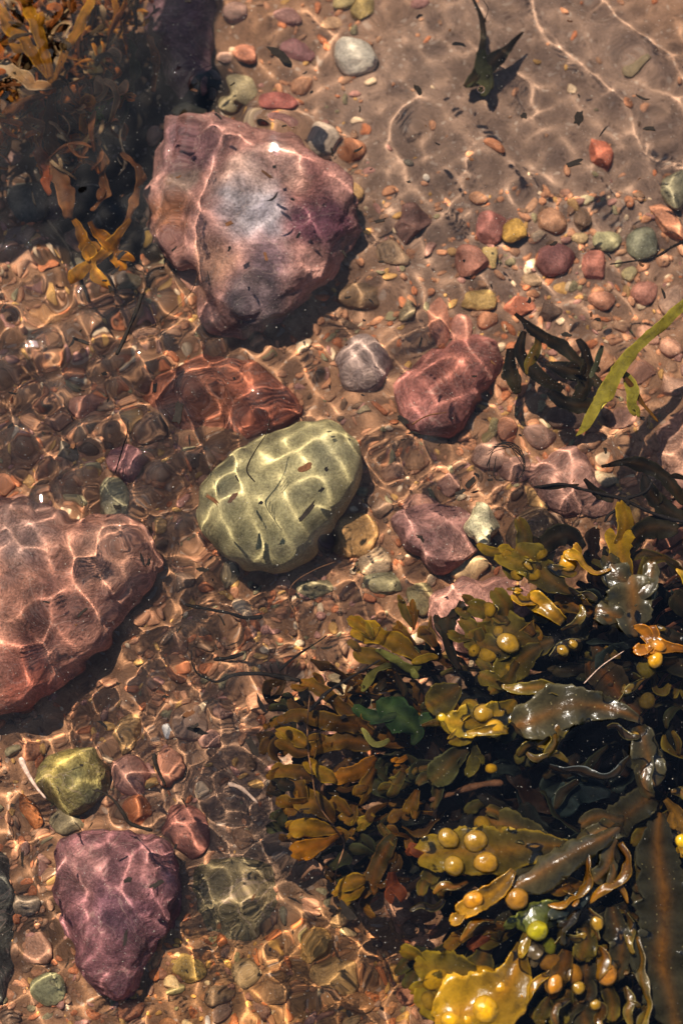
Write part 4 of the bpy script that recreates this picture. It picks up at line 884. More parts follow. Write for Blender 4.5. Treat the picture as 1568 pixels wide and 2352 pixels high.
cw('brown stub tips in the gloom below the wavy brown strap', [([(1240,1160,20),(1160,1180,26),(1080,1200,20)], OLIVE, {}), ([(1090,1090,14),(1040,1120,22),(980,1130,12)], ORANGE, {}), ([(720,1420,30),(690,1500,60),(650,1560,60)], BROWN, {}), ([(860,1490,16),(800,1540,40),(740,1550,24)], YELLOW, {}), ([(1160,1320,20),(1130,1420,50),(1080,1490,50)], BROWN, {})], -26)
cw('olive pointed leaves standing at the top of the brown fronds', [([(1130,190,10),(1080,100,26),(1050,20,30),(1040,-20,10)], OLIVE, dict(notch=0)), ([(1150,210,10),(1140,110,28),(1120,30,36),(1130,-10,14)], BROWN, dict(notch=0)), ([(1280,330,20),(1240,240,50),(1180,190,40)], BROWN, {}), ([(1150,320,20),(1060,230,40),(1000,180,30)], BROWN, {})], -24)
lg = cw('yellow-tipped brown leaf cluster sinking into the dark below the olive leaf', [([(1240,1780,20),(1160,1740,40),(1110,1690,20)], RED, {}), ([(900,1560,20),(960,1640,30),(1010,1700,20)], OLIVE, {}), ([(620,1700,20),(660,1640,30),(590,1600,20)], BROWN, {})], -28)
wrack('crumpled bright green sea lettuce leaf beside the bare sand, under the wrack', 'C', [
  ([(1130,1010,14),(1160,930,50),(1110,860,100),(1020,800,120),(940,740,90),(890,690,40)], GREEN, dict(ruffle=1.5, rib=0)),
  ([(1180,870,20),(1220,840,50),(1270,850,60)], GREEN, dict(rib=0))], z=-16, name='sea_lettuce', cat='seaweed', group='green weed', soft=True)
wrack('pale tapering strip curled like a hook on the sand below the sea lettuce', 'C', [([(970,975,12),(930,995,20),(880,1003,24),(840,975,22),(800,920,16),(775,893,8)], dict(root=(110,104,50), tip=(170,160,84)), dict(twist=15, rib=0))], z=-12, name='weed_strip', soft=True)

# ribbon weed at the right
RW = dict(root=(176,162,58), tip=(170,154,54), mid=(150,136,50))
wrack('long yellow-green ribbon weed slanting across the right edge at the surface', 'D', [
  ([(1640,640,12),(1568,700,13),(1520,745,13),(1460,800,13),(1420,850,17),(1388,905,19),(1360,950,15),(1335,985,8),(1322,1003,2)], RW, dict(ruffle=1.6, rib=0, twist=-25, twist1=30))], z=-5, name='ribbon_weed', cat='seaweed', group='ribbon weed')
wrack('short folded ribbon weed end with a brown rim, beside the long ribbon', 'D', [
  ([(1422,850,10),(1440,865,11),(1452,900,14),(1448,930,12),(1462,955,9)], RW, dict(ruffle=1.6, rib=0)),
  ([(1428,860,4),(1452,890,7),(1478,930,5),(1510,970,2)], BROWN, dict(rib=0))], z=-8, name='ribbon_weed', cat='seaweed', group='ribbon weed')

# weeds of the upper left corner, submerged
def tl(label, blades, z, **kw):
    blades = [([(p[0], p[1], p[2] * .62) for p in b[0]], b[1], dict(dict(twist=random.uniform(-35, 35), ruffle=2.2), **(b[2] if len(b) > 2 else {}))) for b in blades]
    wrack(label, 'T', blades, z=z, soft=True, name='golden_weed', group='submerged weed in the top left corner', **kw)
TG = dict(root=(120,74,26), tip=(206,146,40), mid=(190,120,36)); TB = dict(root=(84,54,34), tip=(140,92,54), mid=(120,70,40))
tl('bright golden fan of weed at the top left corner', [([(240,380,26),(210,260,44),(170,130,52),(130,20,56),(110,-60,50)], TG, {}), ([(230,360,20),(130,220,54),(40,100,66),(-40,20,60)], TG, {}), ([(250,370,16),(310,220,36),(380,90,40),(430,-20,40)], TG, {})], -34)
tl('pale sunlit weed fold at the left edge near the top', [([(250,400,24),(150,380,60),(60,330,64),(-30,290,60)], dict(root=(190,130,70), tip=(220,190,150)), dict(ruffle=1.6, rib=0)), ([(230,420,20),(120,470,40),(20,520,40)], TB, {})], -36)
tl('brown weed column hanging below the golden fan', [([(240,420,36),(230,560,56),(250,720,60),(300,880,60),(330,1000,44)], TB, dict(ruffle=1.5)), ([(200,440,24),(180,600,40),(200,760,44),(240,900,30)], dict(root=(130,60,34), tip=(160,80,40)), {})], -46)
tl('crinkled fiery orange weed at the foot of the brown column', [([(420,1010,20),(480,1100,50),(540,1180,60),(560,1260,44)], ORANGE, dict(ruffle=2.2)), ([(340,1000,20),(400,1120,46),(430,1230,50),(500,1320,36)], TG, dict(ruffle=2.2)), ([(600,1010,12),(540,1080,40),(470,1170,46),(380,1240,44),(300,1290,30)], TG, dict(ruffle=2.4))], -48)
tl('drab olive weed tangle right of the golden fan', [([(420,460,20),(440,340,50),(470,220,50),(500,90,44)], dict(root=(70,60,36), tip=(120,98,64)), dict(ruffle=1.8)), ([(560,560,20),(600,420,44),(620,280,46),(600,140,40)], dict(root=(50,56,40), tip=(84,80,56)), dict(ruffle=1.6)), ([(560,700,20),(640,800,40),(620,940,34),(560,1060,20)], TB, dict(ruffle=1.8)), ([(420,640,20),(480,760,50),(470,880,46),(420,980,30)], TB, dict(ruffle=2)), ([(700,420,20),(720,300,36),(690,160,34)], TB, dict(ruffle=1.5))], -56)
tl('two pale drowned stalks standing in the black hollow', [([(560,560,10),(566,640,12),(560,740,12),(548,800,8)], dict(root=(96,80,66), tip=(120,104,90)), dict(rib=0)), ([(440,520,6),(470,620,9),(500,700,8)], dict(root=(96,80,56), tip=(120,104,80)), dict(rib=0))], -58)
# vivid green tuft
def strands(label, name, fr, lines, z, colr, w, group=None, cat='seaweed'):
    parts = []
    for L in lines:
        WSEED[0] += 1; n = len(L)
        pts = [(p[0], p[1], w * (1 - 0.75 * i / max(1, n - 1)), p[2] if len(p) > 2 else z) for i, p in enumerate(L)]
        parts.append(ribbon(tf(fr, pts, z), seed=WSEED[0], root=colr[0], tip=colr[1], rib=0, notch=0, nu=5, ruffle=.3, thick=.0007))
    v, q, c, u = join(parts); p0 = v[0]
    o = link(name, make_mesh(name, v - p0, q, [M_WEED_SOFT], c, u), loc=p0.tolist()); tag(o, label, cat, group); return o
gl = []
for i in range(40):
    cx, cy = (262, 212) if i < 24 else (225, 258); a_ = rng.uniform(0, 6.28); l_ = rng.uniform(12, 44); b_ = rng.normal() * .9
    gl.append([(cx + rng.normal() * 5, cy + rng.normal() * 5), (cx + math.cos(a_) * l_ * .5, cy + math.sin(a_) * l_ * .4, -48), (cx + math.cos(a_ + b_) * l_, cy + math.sin(a_ + b_) * l_ * .8, -54)])
strands('small vivid green algae tuft in the upper left shade', 'green_algae_tuft', 'D', gl, -46, ((52,84,18), (84,128,34)), 3.2)

# dark drifting weed at the top right of centre, small dark leaves at right, red weeds at the right edge
wrack('dark drifting weed with a long stem and a forked foot, top edge right of centre', 'D', [
  ([(1088,-20,6),(1104,40,7),(1112,90,8),(1098,150,14)], DARK, dict(rib=0)), ([(1195,72,4),(1165,110,12),(1125,150,24),(1085,185,18),(1062,196,4)], DARK, dict(notch=0)),
  ([(1110,110,8),(1105,160,26),(1120,190,20),(1130,205,6)], dict(root=(60,60,36), tip=(80,76,46)), {})], z=-84, name='drifting_weed', soft=True, group='dark loose weed')
wrack('tangle of dark sunken leaves in the shade right of the maroon stone', 'D', [
  ([(1180,720,5),(1230,760,14),(1290,790,18),(1340,840,12)], DARK, {}), ([(1200,760,8),(1190,810,14),(1230,860,16),(1290,900,12)], DARK, {}),
  ([(1240,750,4),(1232,790,12),(1216,830,14),(1208,860,4)], OLIVE, {}), ([(1330,780,6),(1350,830,18),(1340,890,20),(1310,930,10)], DARK, {}),
  ([(1250,840,6),(1300,850,20),(1350,860,20),(1390,890,8)], DARK, {}), ([(1170,800,8),(1170,850,16),(1190,900,12)], DARK, {}), ([(1260,900,8),(1300,930,20),(1370,930,14)], DARK, {}), ([(1380,800,4),(1360,850,8),(1330,870,4)], dict(root=(70,72,50), tip=(110,108,80)), {})],
  z=-58, name='sunken_weed', soft=True, group='dark loose weed')
wrack('dark green leaves floating at the right edge above the wrack clump', 'D', [
  ([(1380,1070,3),(1430,1062,10),(1480,1070,18),(1530,1100,16),(1570,1160,10)], DARK, {}), ([(1340,1100,4),(1370,1130,10),(1410,1150,12)], DARK, {}), ([(1225,1118,3),(1270,1118,5),(1330,1112,3)], DARK, dict(rib=0)),
  ([(1480,1090,6),(1490,1130,20),(1530,1170,22),(1580,1200,14)], DARK, {}), ([(1340,1260,10),(1300,1230,26),(1250,1250,20),(1225,1290,6)], DARK, dict(ruffle=1.5)), ([(1440,1280,10),(1460,1230,22),(1500,1210,26),(1560,1220,20)], DARK, {})],
  z=-14, name='sunken_weed', soft=True, group='dark loose weed')
RL = [[(1568 + rng.uniform(-10, 30), 1130 + 36 * i), (1530 + rng.uniform(-14, 14), 1150 + 36 * i), (1500 + rng.uniform(-26, 10), 1185 + 36 * i), (1488 + rng.uniform(-26, 20), 1225 + 36 * i)] for i in range(13)]
strands('rust-red thready weed at the right edge above the wrack', 'red_weed', 'D', RL, -30, ((104,62,44), (128,80,58)), 5)

# mass under the clump, its shade put into near-black colours: past counting, one object
def mass(n):
    parts = []; r = np.random.default_rng(77)
    while len(parts) < n:
        x = r.uniform(930, 1720); y = r.uniform(1330, 2480)
        # inside the clump's outline
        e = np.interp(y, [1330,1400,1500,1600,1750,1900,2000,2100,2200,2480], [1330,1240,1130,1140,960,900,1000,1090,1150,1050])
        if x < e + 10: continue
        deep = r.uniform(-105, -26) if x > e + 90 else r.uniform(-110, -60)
        a = r.normal(math.pi * .95, .75); L = r.uniform(70, 190); w = r.uniform(9, 26)
        b = r.normal() * .5
        p = [(x, y, deep - 6, w * .4), (x + math.cos(a) * L * .35, y + math.sin(a) * L * .35, deep, w), (x + math.cos(a + b) * L * .7, y + math.sin(a + b) * L * .7, deep + 3, w * 1.1), (x + math.cos(a + b * 1.6) * L, y + math.sin(a + b * 1.6) * L, deep + 2, w * .7)]
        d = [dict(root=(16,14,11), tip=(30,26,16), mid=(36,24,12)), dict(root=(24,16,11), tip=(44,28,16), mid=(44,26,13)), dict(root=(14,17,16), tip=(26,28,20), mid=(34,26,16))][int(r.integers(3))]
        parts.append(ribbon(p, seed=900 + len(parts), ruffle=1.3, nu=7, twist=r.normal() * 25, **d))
    return join(parts)
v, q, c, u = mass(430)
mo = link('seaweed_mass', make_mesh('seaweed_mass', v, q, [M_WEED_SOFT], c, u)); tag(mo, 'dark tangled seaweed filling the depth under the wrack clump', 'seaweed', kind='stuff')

def tangle(n, poly, zr, pal, ang, spread, wr_, lr, seed):
    parts = []; r = np.random.default_rng(seed); px, py = zip(*poly)
    def inside(x, y):
        c = False; j = len(poly) - 1
        for i in range(len(poly)):
            if (py[i] > y) != (py[j] > y) and x < (px[j] - px[i]) * (y - py[i]) / (py[j] - py[i]) + px[i]: c = not c
            j = i
        return c
    while len(parts) < n:
        x = r.uniform(min(px), max(px)); y = r.uniform(min(py), max(py))
        if not inside(x, y): continue
        a = ang + r.normal() * spread; L = r.uniform(*lr); w = r.uniform(*wr_); b = r.normal() * .6; d = r.uniform(*zr)
        st = pal[int(r.integers(len(pal)))]
        k1 = (x + math.cos(a) * L * .5, y + math.sin(a) * L * .5)
        parts.append(ribbon([(x, y, d - 8, w * .35), (*k1, d, w * .7), (k1[0] + math.cos(a + b) * L * .3, k1[1] + math.sin(a + b) * L * .3, d + 3, w), (k1[0] + math.cos(a + b * 1.6) * L * .5, k1[1] + math.sin(a + b * 1.6) * L * .5, d + 2, w * .6)], seed=seed * 1000 + len(parts), ruffle=1.6, nu=7, twist=r.normal() * 30, notch=.6, **st))
        if r.random() < .6:
            parts.append(ribbon([(*k1, d, w * .4), (k1[0] + math.cos(a + b + .9) * L * .25, k1[1] + math.sin(a + b + .9) * L * .25, d + 2, w * .8), (k1[0] + math.cos(a + b + .6) * L * .5, k1[1] + math.sin(a + b + .6) * L * .5, d + 3, w * .5)], seed=seed * 1000 + len(parts), ruffle=1.6, nu=7, twist=r.normal() * 30, **st))
    return join(parts)
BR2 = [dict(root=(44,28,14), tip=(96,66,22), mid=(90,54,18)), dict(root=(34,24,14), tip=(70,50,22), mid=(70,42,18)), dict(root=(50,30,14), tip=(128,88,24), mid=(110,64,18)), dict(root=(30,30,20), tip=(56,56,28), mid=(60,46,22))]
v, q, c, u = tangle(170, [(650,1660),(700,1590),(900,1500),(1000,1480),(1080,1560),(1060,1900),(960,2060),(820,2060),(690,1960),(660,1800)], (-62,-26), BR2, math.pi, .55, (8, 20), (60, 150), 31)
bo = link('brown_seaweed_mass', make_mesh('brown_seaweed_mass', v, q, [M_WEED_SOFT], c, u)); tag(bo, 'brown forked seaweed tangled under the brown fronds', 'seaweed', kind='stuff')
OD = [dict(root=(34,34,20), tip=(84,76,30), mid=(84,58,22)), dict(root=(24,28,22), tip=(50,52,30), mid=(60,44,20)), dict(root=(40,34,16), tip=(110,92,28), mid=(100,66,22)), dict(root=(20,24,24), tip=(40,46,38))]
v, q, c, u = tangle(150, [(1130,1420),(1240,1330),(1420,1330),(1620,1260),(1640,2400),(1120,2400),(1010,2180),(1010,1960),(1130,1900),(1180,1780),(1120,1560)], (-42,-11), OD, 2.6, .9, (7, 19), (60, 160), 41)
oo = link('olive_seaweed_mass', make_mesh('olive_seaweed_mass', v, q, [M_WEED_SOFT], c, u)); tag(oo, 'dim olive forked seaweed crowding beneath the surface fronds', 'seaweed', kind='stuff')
AM = [dict(root=(110,64,26), tip=(206,140,50), mid=(170,100,34)), dict(root=(80,48,28), tip=(150,96,56), mid=(110,60,30)), dict(root=(130,70,30), tip=(196,110,44)), dict(root=(60,44,28), tip=(104,80,50)), dict(root=(120,90,60), tip=(200,164,120))]
v, q, c, u = tangle(420, [(-60,-60),(330,-60),(320,150),(250,300),(220,400),(120,430),(40,380),(-60,430)], (-85,-30), AM, -1.5, .8, (4, 12), (40, 120), 37)
ao = link('amber_weed_mass', make_mesh('amber_weed_mass', v, q, [M_WEED_SOFT], c, u)); tag(ao, 'blurred amber and brown weed tangle covering the rock in the top left corner', 'seaweed', kind='stuff')

# holdfast stalk
def tube(pts, r0, r1, mat_, name='twig', seed=0, flat=1.0, wob=0.25, D=True, z=None):
    pts = np.array([(p[0], p[1], (p[2] if len(p) > 2 else z)) for p in pts], float)
    W = at(pts[:, 0], pts[:, 1], pts[:, 2] / 1000)
    if pts[:, 2].max() > -1.2: W[:, 2] += wave(W[:, 0][None], W[:, 1][None])[0]
    L = np.linalg.norm(np.diff(W, axis=0), axis=1).sum(); n = int(np.clip(L / 0.0018, 6, 120))
    C = catmull(W, n); r = np.random.default_rng(seed)
    T = np.gradient(C, axis=0); T /= np.linalg.norm(T, axis=1, keepdims=True) + 1e-12
    s = np.cross([0, 0, 1.0], T); s /= np.linalg.norm(s, axis=1, keepdims=True) + 1e-12; nn = np.cross(T, s)
    rad = np.linspace(r0, r1, n) * DPX * (1 + wob * (vnoise(np.stack([np.arange(n) * .35, np.zeros(n), np.zeros(n)], -1), seed) + .5 * vnoise(np.stack([np.arange(n) * 1.1, np.zeros(n), np.zeros(n)], -1), seed + 1)))
    rad[0] *= .5; rad[-1] *= .5
    m = 7; a = np.arange(m) / m * 6.283
    V = C[:, None] + s[:, None] * (np.cos(a)[None] * rad[:, None])[..., None] + nn[:, None] * (np.sin(a)[None] * rad[:, None] * flat)[..., None]
    V = np.concatenate([V.reshape(-1, 3), C[:1], C[-1:]])
    I = np.arange(n * m).reshape(n, m)
    q = np.stack([I[:-1], np.roll(I[:-1], -1, 1), np.roll(I[1:], -1, 1), I[1:]], -1).reshape(-1, 4)
    caps = [[I[0, (k + 1) % m], I[0, k], n * m, n * m] for k in range(m)] + [[I[-1, k], I[-1, (k + 1) % m], n * m + 1, n * m + 1] for k in range(m)]
    V0 = V; cap3 = [[c_[0], c_[1], c_[2]] for c_ in caps]
    return V0, q, cap3
def tube_obj(name, label, cat, lines, mat_, z=None, flat=1.0, group=None, what=None):
    vs, fs = [], []; off = 0
    for k, (pts, r0, r1) in enumerate(lines):
        V, q, c3 = tube(pts, r0, r1, mat_, seed=int(abs(pts[0][0] * 13 + pts[0][1])) % 9999, flat=flat, z=z)
        vs.append(V); fs += (q + off).tolist() + (np.array(c3) + off).tolist(); off += len(V)
    V = np.concatenate(vs); p0 = V[0]
    me = bpy.data.meshes.new(name); me.from_pydata(((V - p0) * K).tolist(), [], fs); me.materials.append(mat_)
    me.polygons.foreach_set('use_smooth', [True] * len(me.polygons)); me.update()
    o = link(name, me, loc=p0.tolist()); tag(o, label, cat, group)
    if what: want_label(o, what, lines[0][0][len(lines[0][0]) // 2][0], lines[0][0][len(lines[0][0]) // 2][1])
    return o
DBG = 'loose plant debris in the water'
tube_obj('weed_stalk', 'rough orange-brown stalk lying across the dark weed, left of the darkest gap', 'stalk', [([(985,1838),(1020,1828),(1076,1810),(1120,1800),(1155,1799)], 5, 9)], M_BROWN, z=-16, flat=.7)
tube_obj('twig', 'longest black stick, upright and bent, left of the largest boulder', 'twig', [([(326,674),(316,710),(300,745),(282,785),(268,815)], 5, 6)], M_DARK, z=-.5, flat=.6, group=DBG)
tube_obj('weed_thread', 'long thin orange-brown thread curving past the foot of the largest boulder', 'thread', [([(458,625),(440,668),(400,712),(360,742),(320,760)], 1.3, .8)], M_THREAD, z=-.5, group=DBG)
tube_obj('twig', 'short dark leaning stick above the coral pebble, lower left', 'twig', [([(354,1730),(358,1755),(368,1780),(381,1806)], 5, 4)], M_DARK, z=.8, flat=.6, group=DBG)
tube_obj('twig', 'black crooked string just above the purple stone', 'twig', [([(212,1814),(236,1820),(262,1838),(284,1868),(300,1892),(350,1908)], 2, 5)], M_DARK, z=.6, flat=.6, group=DBG)
tube_obj('stalk_fragment', 'bleached grey-pink splinter at the left above the bright orange pebble', 'splinter', [([(48,1740),(62,1772),(84,1808),(106,1834)], 6, 2)], M_PALE, z=.4, flat=.4, group=DBG)
tube_obj('stalk_fragment', 'bleached curved splinter on the sand left of the brown fronds', 'splinter', [([(524,1800),(550,1808),(572,1825),(592,1845)], 6, 2)], M_PALE, z=-4, flat=.4, group=DBG)
tube_obj('twig', 'long dark sunken twig right of the salmon-pink boulder\'s shadow', 'twig', [([(425,1386),(470,1398),(520,1412),(560,1420),(604,1418)], 4, 5)], M_DARK, z=-30, flat=.7, group=DBG)
tube_obj('twig', 'crooked black twig running level into the brown leaf, with an upturned end', 'twig', [([(452,1545),(495,1566),(540,1552),(600,1548),(640,1552),(690,1562)], 3, 6), ([(452,1545),(440,1520),(442,1494)], 2, 1.5), ([(640,1540),(690,1500),(752,1458)], 3, 2)], M_DARK, z=-20, flat=.7, group=DBG)
tube_obj('twig', 'flat dark twig above the crooked black twig', 'twig', [([(488,1514),(520,1512),(562,1500)], 6, 5)], M_DARK, z=-24, flat=.4, group=DBG)
tube_obj('twig', 'thin dark stem slanting from the golden-yellow leaf down to the brown leaf', 'twig', [([(710,1634),(752,1590),(805,1556),(872,1516)], 5, 2)], M_DARK, z=-10, group=DBG)
tube_obj('weed_thread', 'long hanging thread drawn down over the brown fronds', 'thread', [([(712,1590),(706,1660),(707,1720),(716,1775),(730,1845),(772,1905),(790,1940),(772,2000),(768,2045)], 1.4, 1.2)], M_THREAD, z=-.6, group=DBG)
tube_obj('weed_thread', 'short thread over the golden-yellow leaf tip', 'thread', [([(882,1402),(872,1444),(856,1474)], 1.1, 1)], M_THREAD, z=-.6, group=DBG)
tube_obj('black_branch', 'forked black branch at the right edge above the wrack clump', 'branch', [([(1225,1120),(1290,1112),(1355,1128),(1430,1148),(1500,1180),(1590,1206)], 3, 6), ([(1430,1148),(1480,1130),(1500,1105)], 5, 4), ([(1445,1155),(1400,1180),(1388,1200)], 5, 3)], M_DARK, z=-12)
tube_obj('black_branch', 'thin dark branch lying over the pebbles at the right edge', 'branch', [([(1400,607),(1450,600),(1500,592),(1545,565),(1600,540)], 2, 4)], M_DARK, z=-30)
tube_obj('weed_thread', 'dark bent thread lying across the top left of the green cobble', 'thread', [([(620,962),(612,995),(590,1030),(572,1062),(568,1085),(586,1108)], 1, 1.8)], M_DARK, z=.5, group=DBG)
tube_obj('weed_thread', 'dark bent thread over the purple cobble', 'thread', [([(295,965),(292,1000),(285,1020),(274,1055),(265,1085)], 1, 1.8)], M_DARK, z=-.6, group=DBG)
tube_obj('weed_thread', 'pale winding hair crossing below the green cobble', 'thread', [([(770,1290),(720,1310),(672,1342),(664,1382),(690,1430)], 1, 1)], M_THREAD, z=-2, group=DBG)
tube_obj('weed_thread', 'thin brown stem crossing the maroon stone', 'thread', [([(945,974),(980,955),(1025,948)], 2, 1)], M_BROWN, z=.4, group=DBG)
tube_obj('twig', 'dark curved stem on the mauve ground left of the upright yellow frond', 'twig', [([(1212,1340),(1230,1320),(1255,1302),(1290,1290),(1325,1292)], 3, 2)], M_DARK, z=-10, group=DBG)
tube_obj('weed_thread', 'straw-coloured hair crossing the orange sprig in the wrack', 'thread', [([(1340,1570),(1380,1530),(1432,1495)], 1, .8)], M_PALE, z=3, group=DBG)
tube_obj('twig', 'pair of black strands drooping from the right edge of the golden weed', 'twig', [([(110,500),(150,560),(190,640),(210,690)], 5, 4)], M_DARK, z=-60, group=DBG)
tube_obj('weed_thread', 'fine dark squiggle in the top right sand', 'thread', [([(1108,0),(1120,20),(1112,50)], 1.2, 1)], M_DARK, z=-1, group=DBG)
# hair ball
hb = [([(1150 + 34 * math.cos(a), 1060 + 44 * math.sin(a)), (1165 + 40 * math.cos(a + 1.1), 1065 + 50 * math.sin(a + 1.1)), (1170 + 36 * math.cos(a + 2.3), 1070 + 44 * math.sin(a + 2.3))], .9, .7) for a in rng.uniform(0, 6.28, 16)]
tube_obj('hair_tangle', 'nest of fine dark hairs floating above the brown pebbles, right of centre', 'weed tangle', hb, M_DARK, z=-2)

# flecks: small flat pieces of rotted weed on and just under the surface
def fleck(x, y, l, w, ang, mat_, z, word, seed, label=None):
    r = np.random.default_rng(seed); k = 12; a = np.arange(k) / k * 6.283
    rr = 1 + .22 * r.normal(size=k); p = at(x, y, z)
    if z > -.001: p = p + np.array([0, 0, float(wave(p[0:1][None], p[1:2][None])[0, 0])])
    ex = np.sign(np.cos(a)) * np.abs(np.cos(a)) ** .7 * l * DPX * rr; ey = np.sign(np.sin(a)) * np.abs(np.sin(a)) ** .7 * w * DPX * rr
    bend = r.uniform(-.25, .25); ey = ey + bend * (ex ** 2) / (l * DPX + 1e-9)
    th = R(-ang); X = ex * math.cos(th) - ey * math.sin(th); Y = ex * math.sin(th) + ey * math.cos(th)
    t = .00035
    V = [(X[i], Y[i], t + r.normal() * .0001) for i in range(k)] + [(X[i], Y[i], -t) for i in range(k)]
    F = [list(range(k)), list(range(2 * k - 1, k - 1, -1))] + [[i + k, (i + 1) % k + k, (i + 1) % k, i] for i in range(k)]
    me = bpy.data.meshes.new('weed_fleck'); me.from_pydata([(a_ * K, b_ * K, c_ * K) for a_, b_, c_ in V], [], F); me.materials.append(mat_); me.update()
    o = link('weed_fleck', me, loc=p.tolist()); o.rotation_euler = (r.normal() * .12, r.normal() * .12, 0)
    tag(o, label, 'plant fragment', 'flecks of rotted weed drifting in the water')
    if not label: want_label(o, word, x, y)
FL = [(645,127,33,11,-38+80,'k','large dark leaf-shaped fleck'),(960,38,10,4,-50,'k','dark fleck'),(1055,101,17,5,10,'k','dark fleck'),(960,208,14,6,60,'k','leaf-shaped dark fleck'),(1202,265,7,7,0,'k','square black fleck'),
 (1318,376,19,7,-18,'k','oblong black fleck'),(1330,270,10,18,25,'k','dark fleck'),(1473,227,16,3,28,'k','slim dark fleck'),(1490,297,14,6,5,'k','dark fleck'),(1145,203,6,3,50,'k','dark fleck'),(411,948,9,24,10,'k','oblong black fleck'),(356,890,6,10,0,'k','black fleck'),
 (188,783,22,4,20,'k','curled dark fleck'),(526,513,9,5,-20,'b','brown fleck'),(277,586,14,5,-50,'k','dark fleck'),(700,1074,19,8,-30,'b','brown notched fleck'),(706,1176,34,6,-48,'k','leaf-shaped black fleck'),(738,1126,7,5,-40,'k','black fleck'),
 (924,962,16,8,35,'k','oblong dark fleck'),(1078,1110,17,8,-45,'k','oblong dark fleck'),(1056,1131,12,5,-20,'k','dark fleck'),(327,1287,4,17,-14,'k','narrow black fleck'),(340,1292,4,12,15,'k','narrow black fleck'),(465,1308,14,6,5,'k','dark fleck'),
 (536,1142,5,14,30,'b','orange-brown fleck'),(490,1146,20,5,40,'b','orange-brown fleck'),(433,1640,16,6,-30,'b','dark fleck'),(448,1668,10,5,-30,'k','dark fleck'),(578,1712,8,26,-30,'k','broad dark fleck'),(432,2,8,4,0,'k','dark fleck'),
 (966,1236,10,4,40,'k','black fleck'),(1125,1103,6,3,0,'k','black fleck'),(1063,1388,6,5,0,'k','black fleck'),(600,1155,5,4,0,'k','black fleck'),(545,1100,8,2,60,'k','black fleck'),(270,1165,9,6,0,'k','black fleck'),(612,400,16,4,40,'b','brown fleck'),(610,590,10,4,70,'b','brown fleck'),
 (750,1078,4,6,0,'k','black fleck'),(1270,560,9,4,-30,'k','dark fleck'),(1318,375,2,2,0,'k','tiny dark fleck'),(870,507,13,4,-20,'k','dark fleck'),(1300,770,12,6,20,'k','dark fleck'),(792,2090,12,26,-40,'k','broad dark fleck'),(765,2085,10,5,30,'k','dark fleck'),
 (360,2030,18,6,-35,'k','dark fleck'),(295,2020,9,6,0,'k','black fleck'),(288,2155,4,20,5,'k','narrow black fleck'),(620,2180,4,4,0,'k','black fleck'),(225,1815,6,4,0,'k','dark fleck'),(30,1850,6,4,0,'k','dark fleck'),(660,1560,8,4,30,'k','dark fleck'),(600,1620,20,5,60,'k','dark fleck'),
 (455,1680,22,6,20,'k','dark fleck'),(875,600,8,3,0,'k','dark fleck'),(380,1600,6,3,0,'k','dark fleck')]
for i, (x, y, l, w, a, m_, word) in enumerate(FL):
    fleck(x, y, l, w, a, M_DARK if m_ == 'k' else M_BROWN, random.choice([.0008, .0006, -.004]), word, 2000 + i)
for i in range(150):
    x = random.uniform(10, 1560); y = random.uniform(10, 2340)
    if x > 950 and y > 1300 or math.hypot(x - 645, y - 1145) < 170: continue
    l = random.uniform(3, 8.5); fleck(x, y, l, l * random.uniform(.25, .7), random.uniform(0, 180), random.choice([M_DARK, M_DARK, M_BROWN]), random.choice([.0008, -.003, -.012]), 'tiny dark fleck', 3000 + i)

for i in range(50):
    x = random.uniform(10, 1560); y = random.uniform(10, 2340)
    if x > 900 and y > 1280 or math.hypot(x - 645, y - 1145) < 170: continue
    l = random.uniform(8, 17); fleck(x, y, l, l * random.uniform(.12, .25), random.uniform(0, 180), M_DARK, random.choice([.0008, .0006, -.006]), 'slim dark fleck', 4000 + i)

# a driftwood branch added unseen beyond the upper left corner to throw the shade band
dp = [(-760,560,-.13,60),(-450,290,.08,70),(-200,-20,.20,66),(-150,-489,.42,62),(-130,-804,.50,60),(-130,-1050,.55,56),(-120,-1400,.60,46)]
dw = np.array([(*at(a, b, 0.0)[:2], c, d * DPX) for a, b, c, d in dp]); Cd = catmull(dw, 90)
Td = np.gradient(Cd[:, :3], axis=0); Td /= np.linalg.norm(Td, axis=1, keepdims=True); Sd = np.cross([0, 0, 1.0], Td); Sd /= np.linalg.norm(Sd, axis=1, keepdims=True); Nd = np.cross(Td, Sd)
ad = np.arange(24) / 24 * 6.2832
Rd = Cd[:, 3:4] * (1 + .22 * fbm(np.stack([np.arange(90)[:, None] * .12 + 0 * ad, np.cos(ad)[None] * 1.2 + np.zeros((90, 1)), np.sin(ad)[None] * 1.2 + np.zeros((90, 1))], -1), 71, 4))
Vd = Cd[:, None, :3] + Sd[:, None] * (np.cos(ad) * Rd)[..., None] + Nd[:, None] * (np.sin(ad) * Rd)[..., None]
Id = np.arange(90 * 24).reshape(90, 24)
qd = np.stack([Id[:-1], np.roll(Id[:-1], -1, 1), np.roll(Id[1:], -1, 1), Id[1:]], -1).reshape(-1, 4)
M_BLOCKER = plain('blocker', srgb((120, 100, 84)), 0.85, .4, 120)
tag(link('blocker_branch', make_mesh('blocker_branch', Vd.reshape(-1, 3), qd, [M_BLOCKER])), 'driftwood branch added out of view beyond the upper left corner to cast shade', 'blocker')

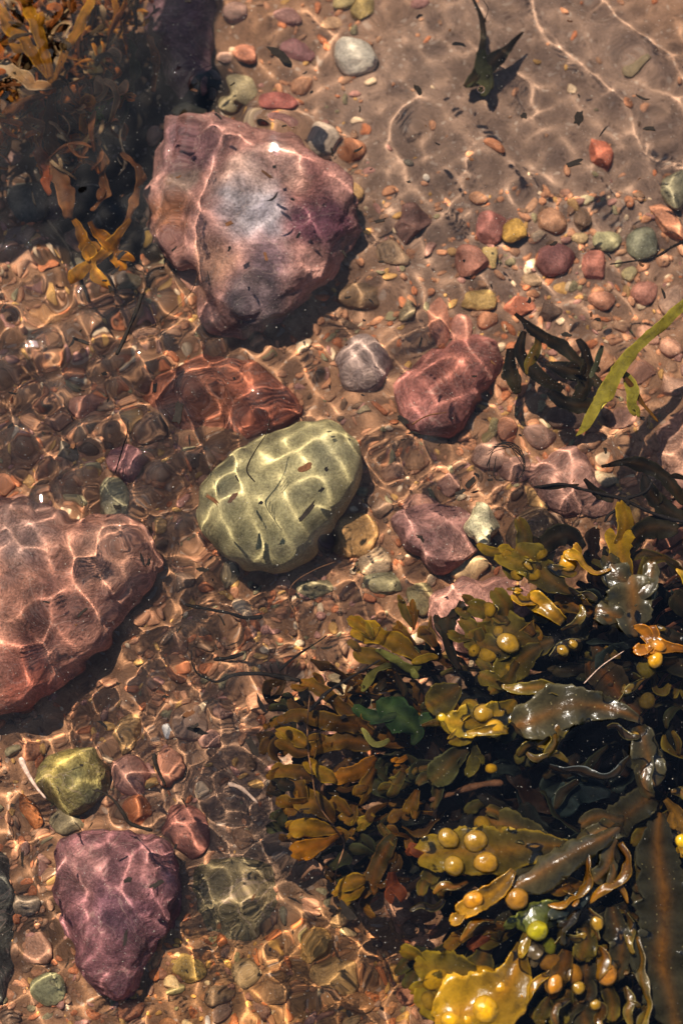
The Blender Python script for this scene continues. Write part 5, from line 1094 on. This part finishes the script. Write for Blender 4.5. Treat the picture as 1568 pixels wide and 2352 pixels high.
# air bubbles
def bubble(x, y, r, z, what):
    P = at(x, y, z / 1000); V, Q = CS_BL
    m = bpy.data.materials.get('bubble_film')
    if not m:
        m, nt, b = nodes('bubble_film'); b.inputs['Base Color'].default_value = (.85, .8, .7, 1); b.inputs['Roughness'].default_value = .05
        b.inputs['Transmission Weight'].default_value = 1.0; b.inputs['IOR'].default_value = 1.15
    me = make_mesh('air_bubble', V * np.array([1, 1, .7]) * r * DPX, Q, [m]); o = link('air_bubble', me, loc=P.tolist())
    tag(o, what, 'bubble')
bubble(645, 1652, 9, .5, 'round air bubble on the tip of the long brown leaf')
bubble(1104, 205, 10, -2, 'little cluster bubble at the foot of the dark drifting weed')
bubble(1338, 576, 7, .5, 'small glinting bubble above the brick-red pebble, upper right')
bubble(1142, 1502, 5, 1, 'bead of air beside the lower bladder of the largest olive cluster')
bubble(1103, 1671, 5, 2, 'bead of air between two bladders of the yellow frond')

# drifting motes: pale silt specks in the water, past counting
def motes(n):
    r = np.random.default_rng(3); x = r.uniform(-40, 1610, n); y = r.uniform(-40, 2400, n); z = -r.random(n) ** 1.5 * .05 - .001
    P = at(x, y, z); o = np.array([(1,0,0),(-1,0,0),(0,1,0),(0,-1,0),(0,0,1),(0,0,-1)], float)
    s = (0.00016 + .00030 * r.random(n) ** 3)[:, None, None] * (1 + r.normal(size=(n, 1, 3)) * .25)
    v = P[:, None] + o[None] * s
    f = np.array([(0,2,4),(2,1,4),(1,3,4),(3,0,4),(2,0,5),(1,2,5),(3,1,5),(0,3,5)])
    q = (f[None] + (np.arange(n) * 6)[:, None, None]).reshape(-1, 3)
    return make_mesh('drifting_silt', v.reshape(-1, 3), q, [M_MOTE], smooth=False)
ms = link('drifting_silt', motes(8000)); tag(ms, 'pale silt specks drifting through the water', 'silt', kind='stuff')

# ------------------------------------------------------------------ the water surface
def surface(X, Y):
    Z = wave(X, Y)
    E_ = np.concatenate(EMERGED); xs = X[0]; ys = Y[:, 0]; M = np.zeros_like(Z)
    ix = np.searchsorted(xs, E_[:, 0]).clip(1, len(xs) - 2); iy = np.searchsorted(ys, E_[:, 1]).clip(1, len(ys) - 2)
    M[iy, ix] = 1
    def blur(A, sg):
        k = np.exp(-.5 * (np.arange(-int(3 * sg), int(3 * sg) + 1) / sg) ** 2); k /= k.sum()
        A = np.apply_along_axis(lambda a_: np.convolve(a_, k, 'same'), 0, A); return np.apply_along_axis(lambda a_: np.convolve(a_, k, 'same'), 1, A)
    M = np.clip(blur(M, 1.0) * 2.2, 0, 1); B1 = blur(M, 2.4)
    Z += 0.0030 * B1 * (1 - B1) * (1 - .5 * M)
    for mx, my, mr in MENISCUS:
        d = np.hypot(X - mx, Y - my); near = d < mr + 0.02
        Z[near] += 0.0016 * np.exp(-np.clip(d[near] - mr, 0, None) / 0.0028)
    return Z
wo = link('water', grid_mesh('water', axis(-0.42, 0.42, 0.0015, 5), axis(-0.56, 0.60, 0.0015, 5), surface, [M_WATER]), receiver=False)
wo.cycles.is_caustics_caster = True
tag(wo, kind='structure')
settle_labels()
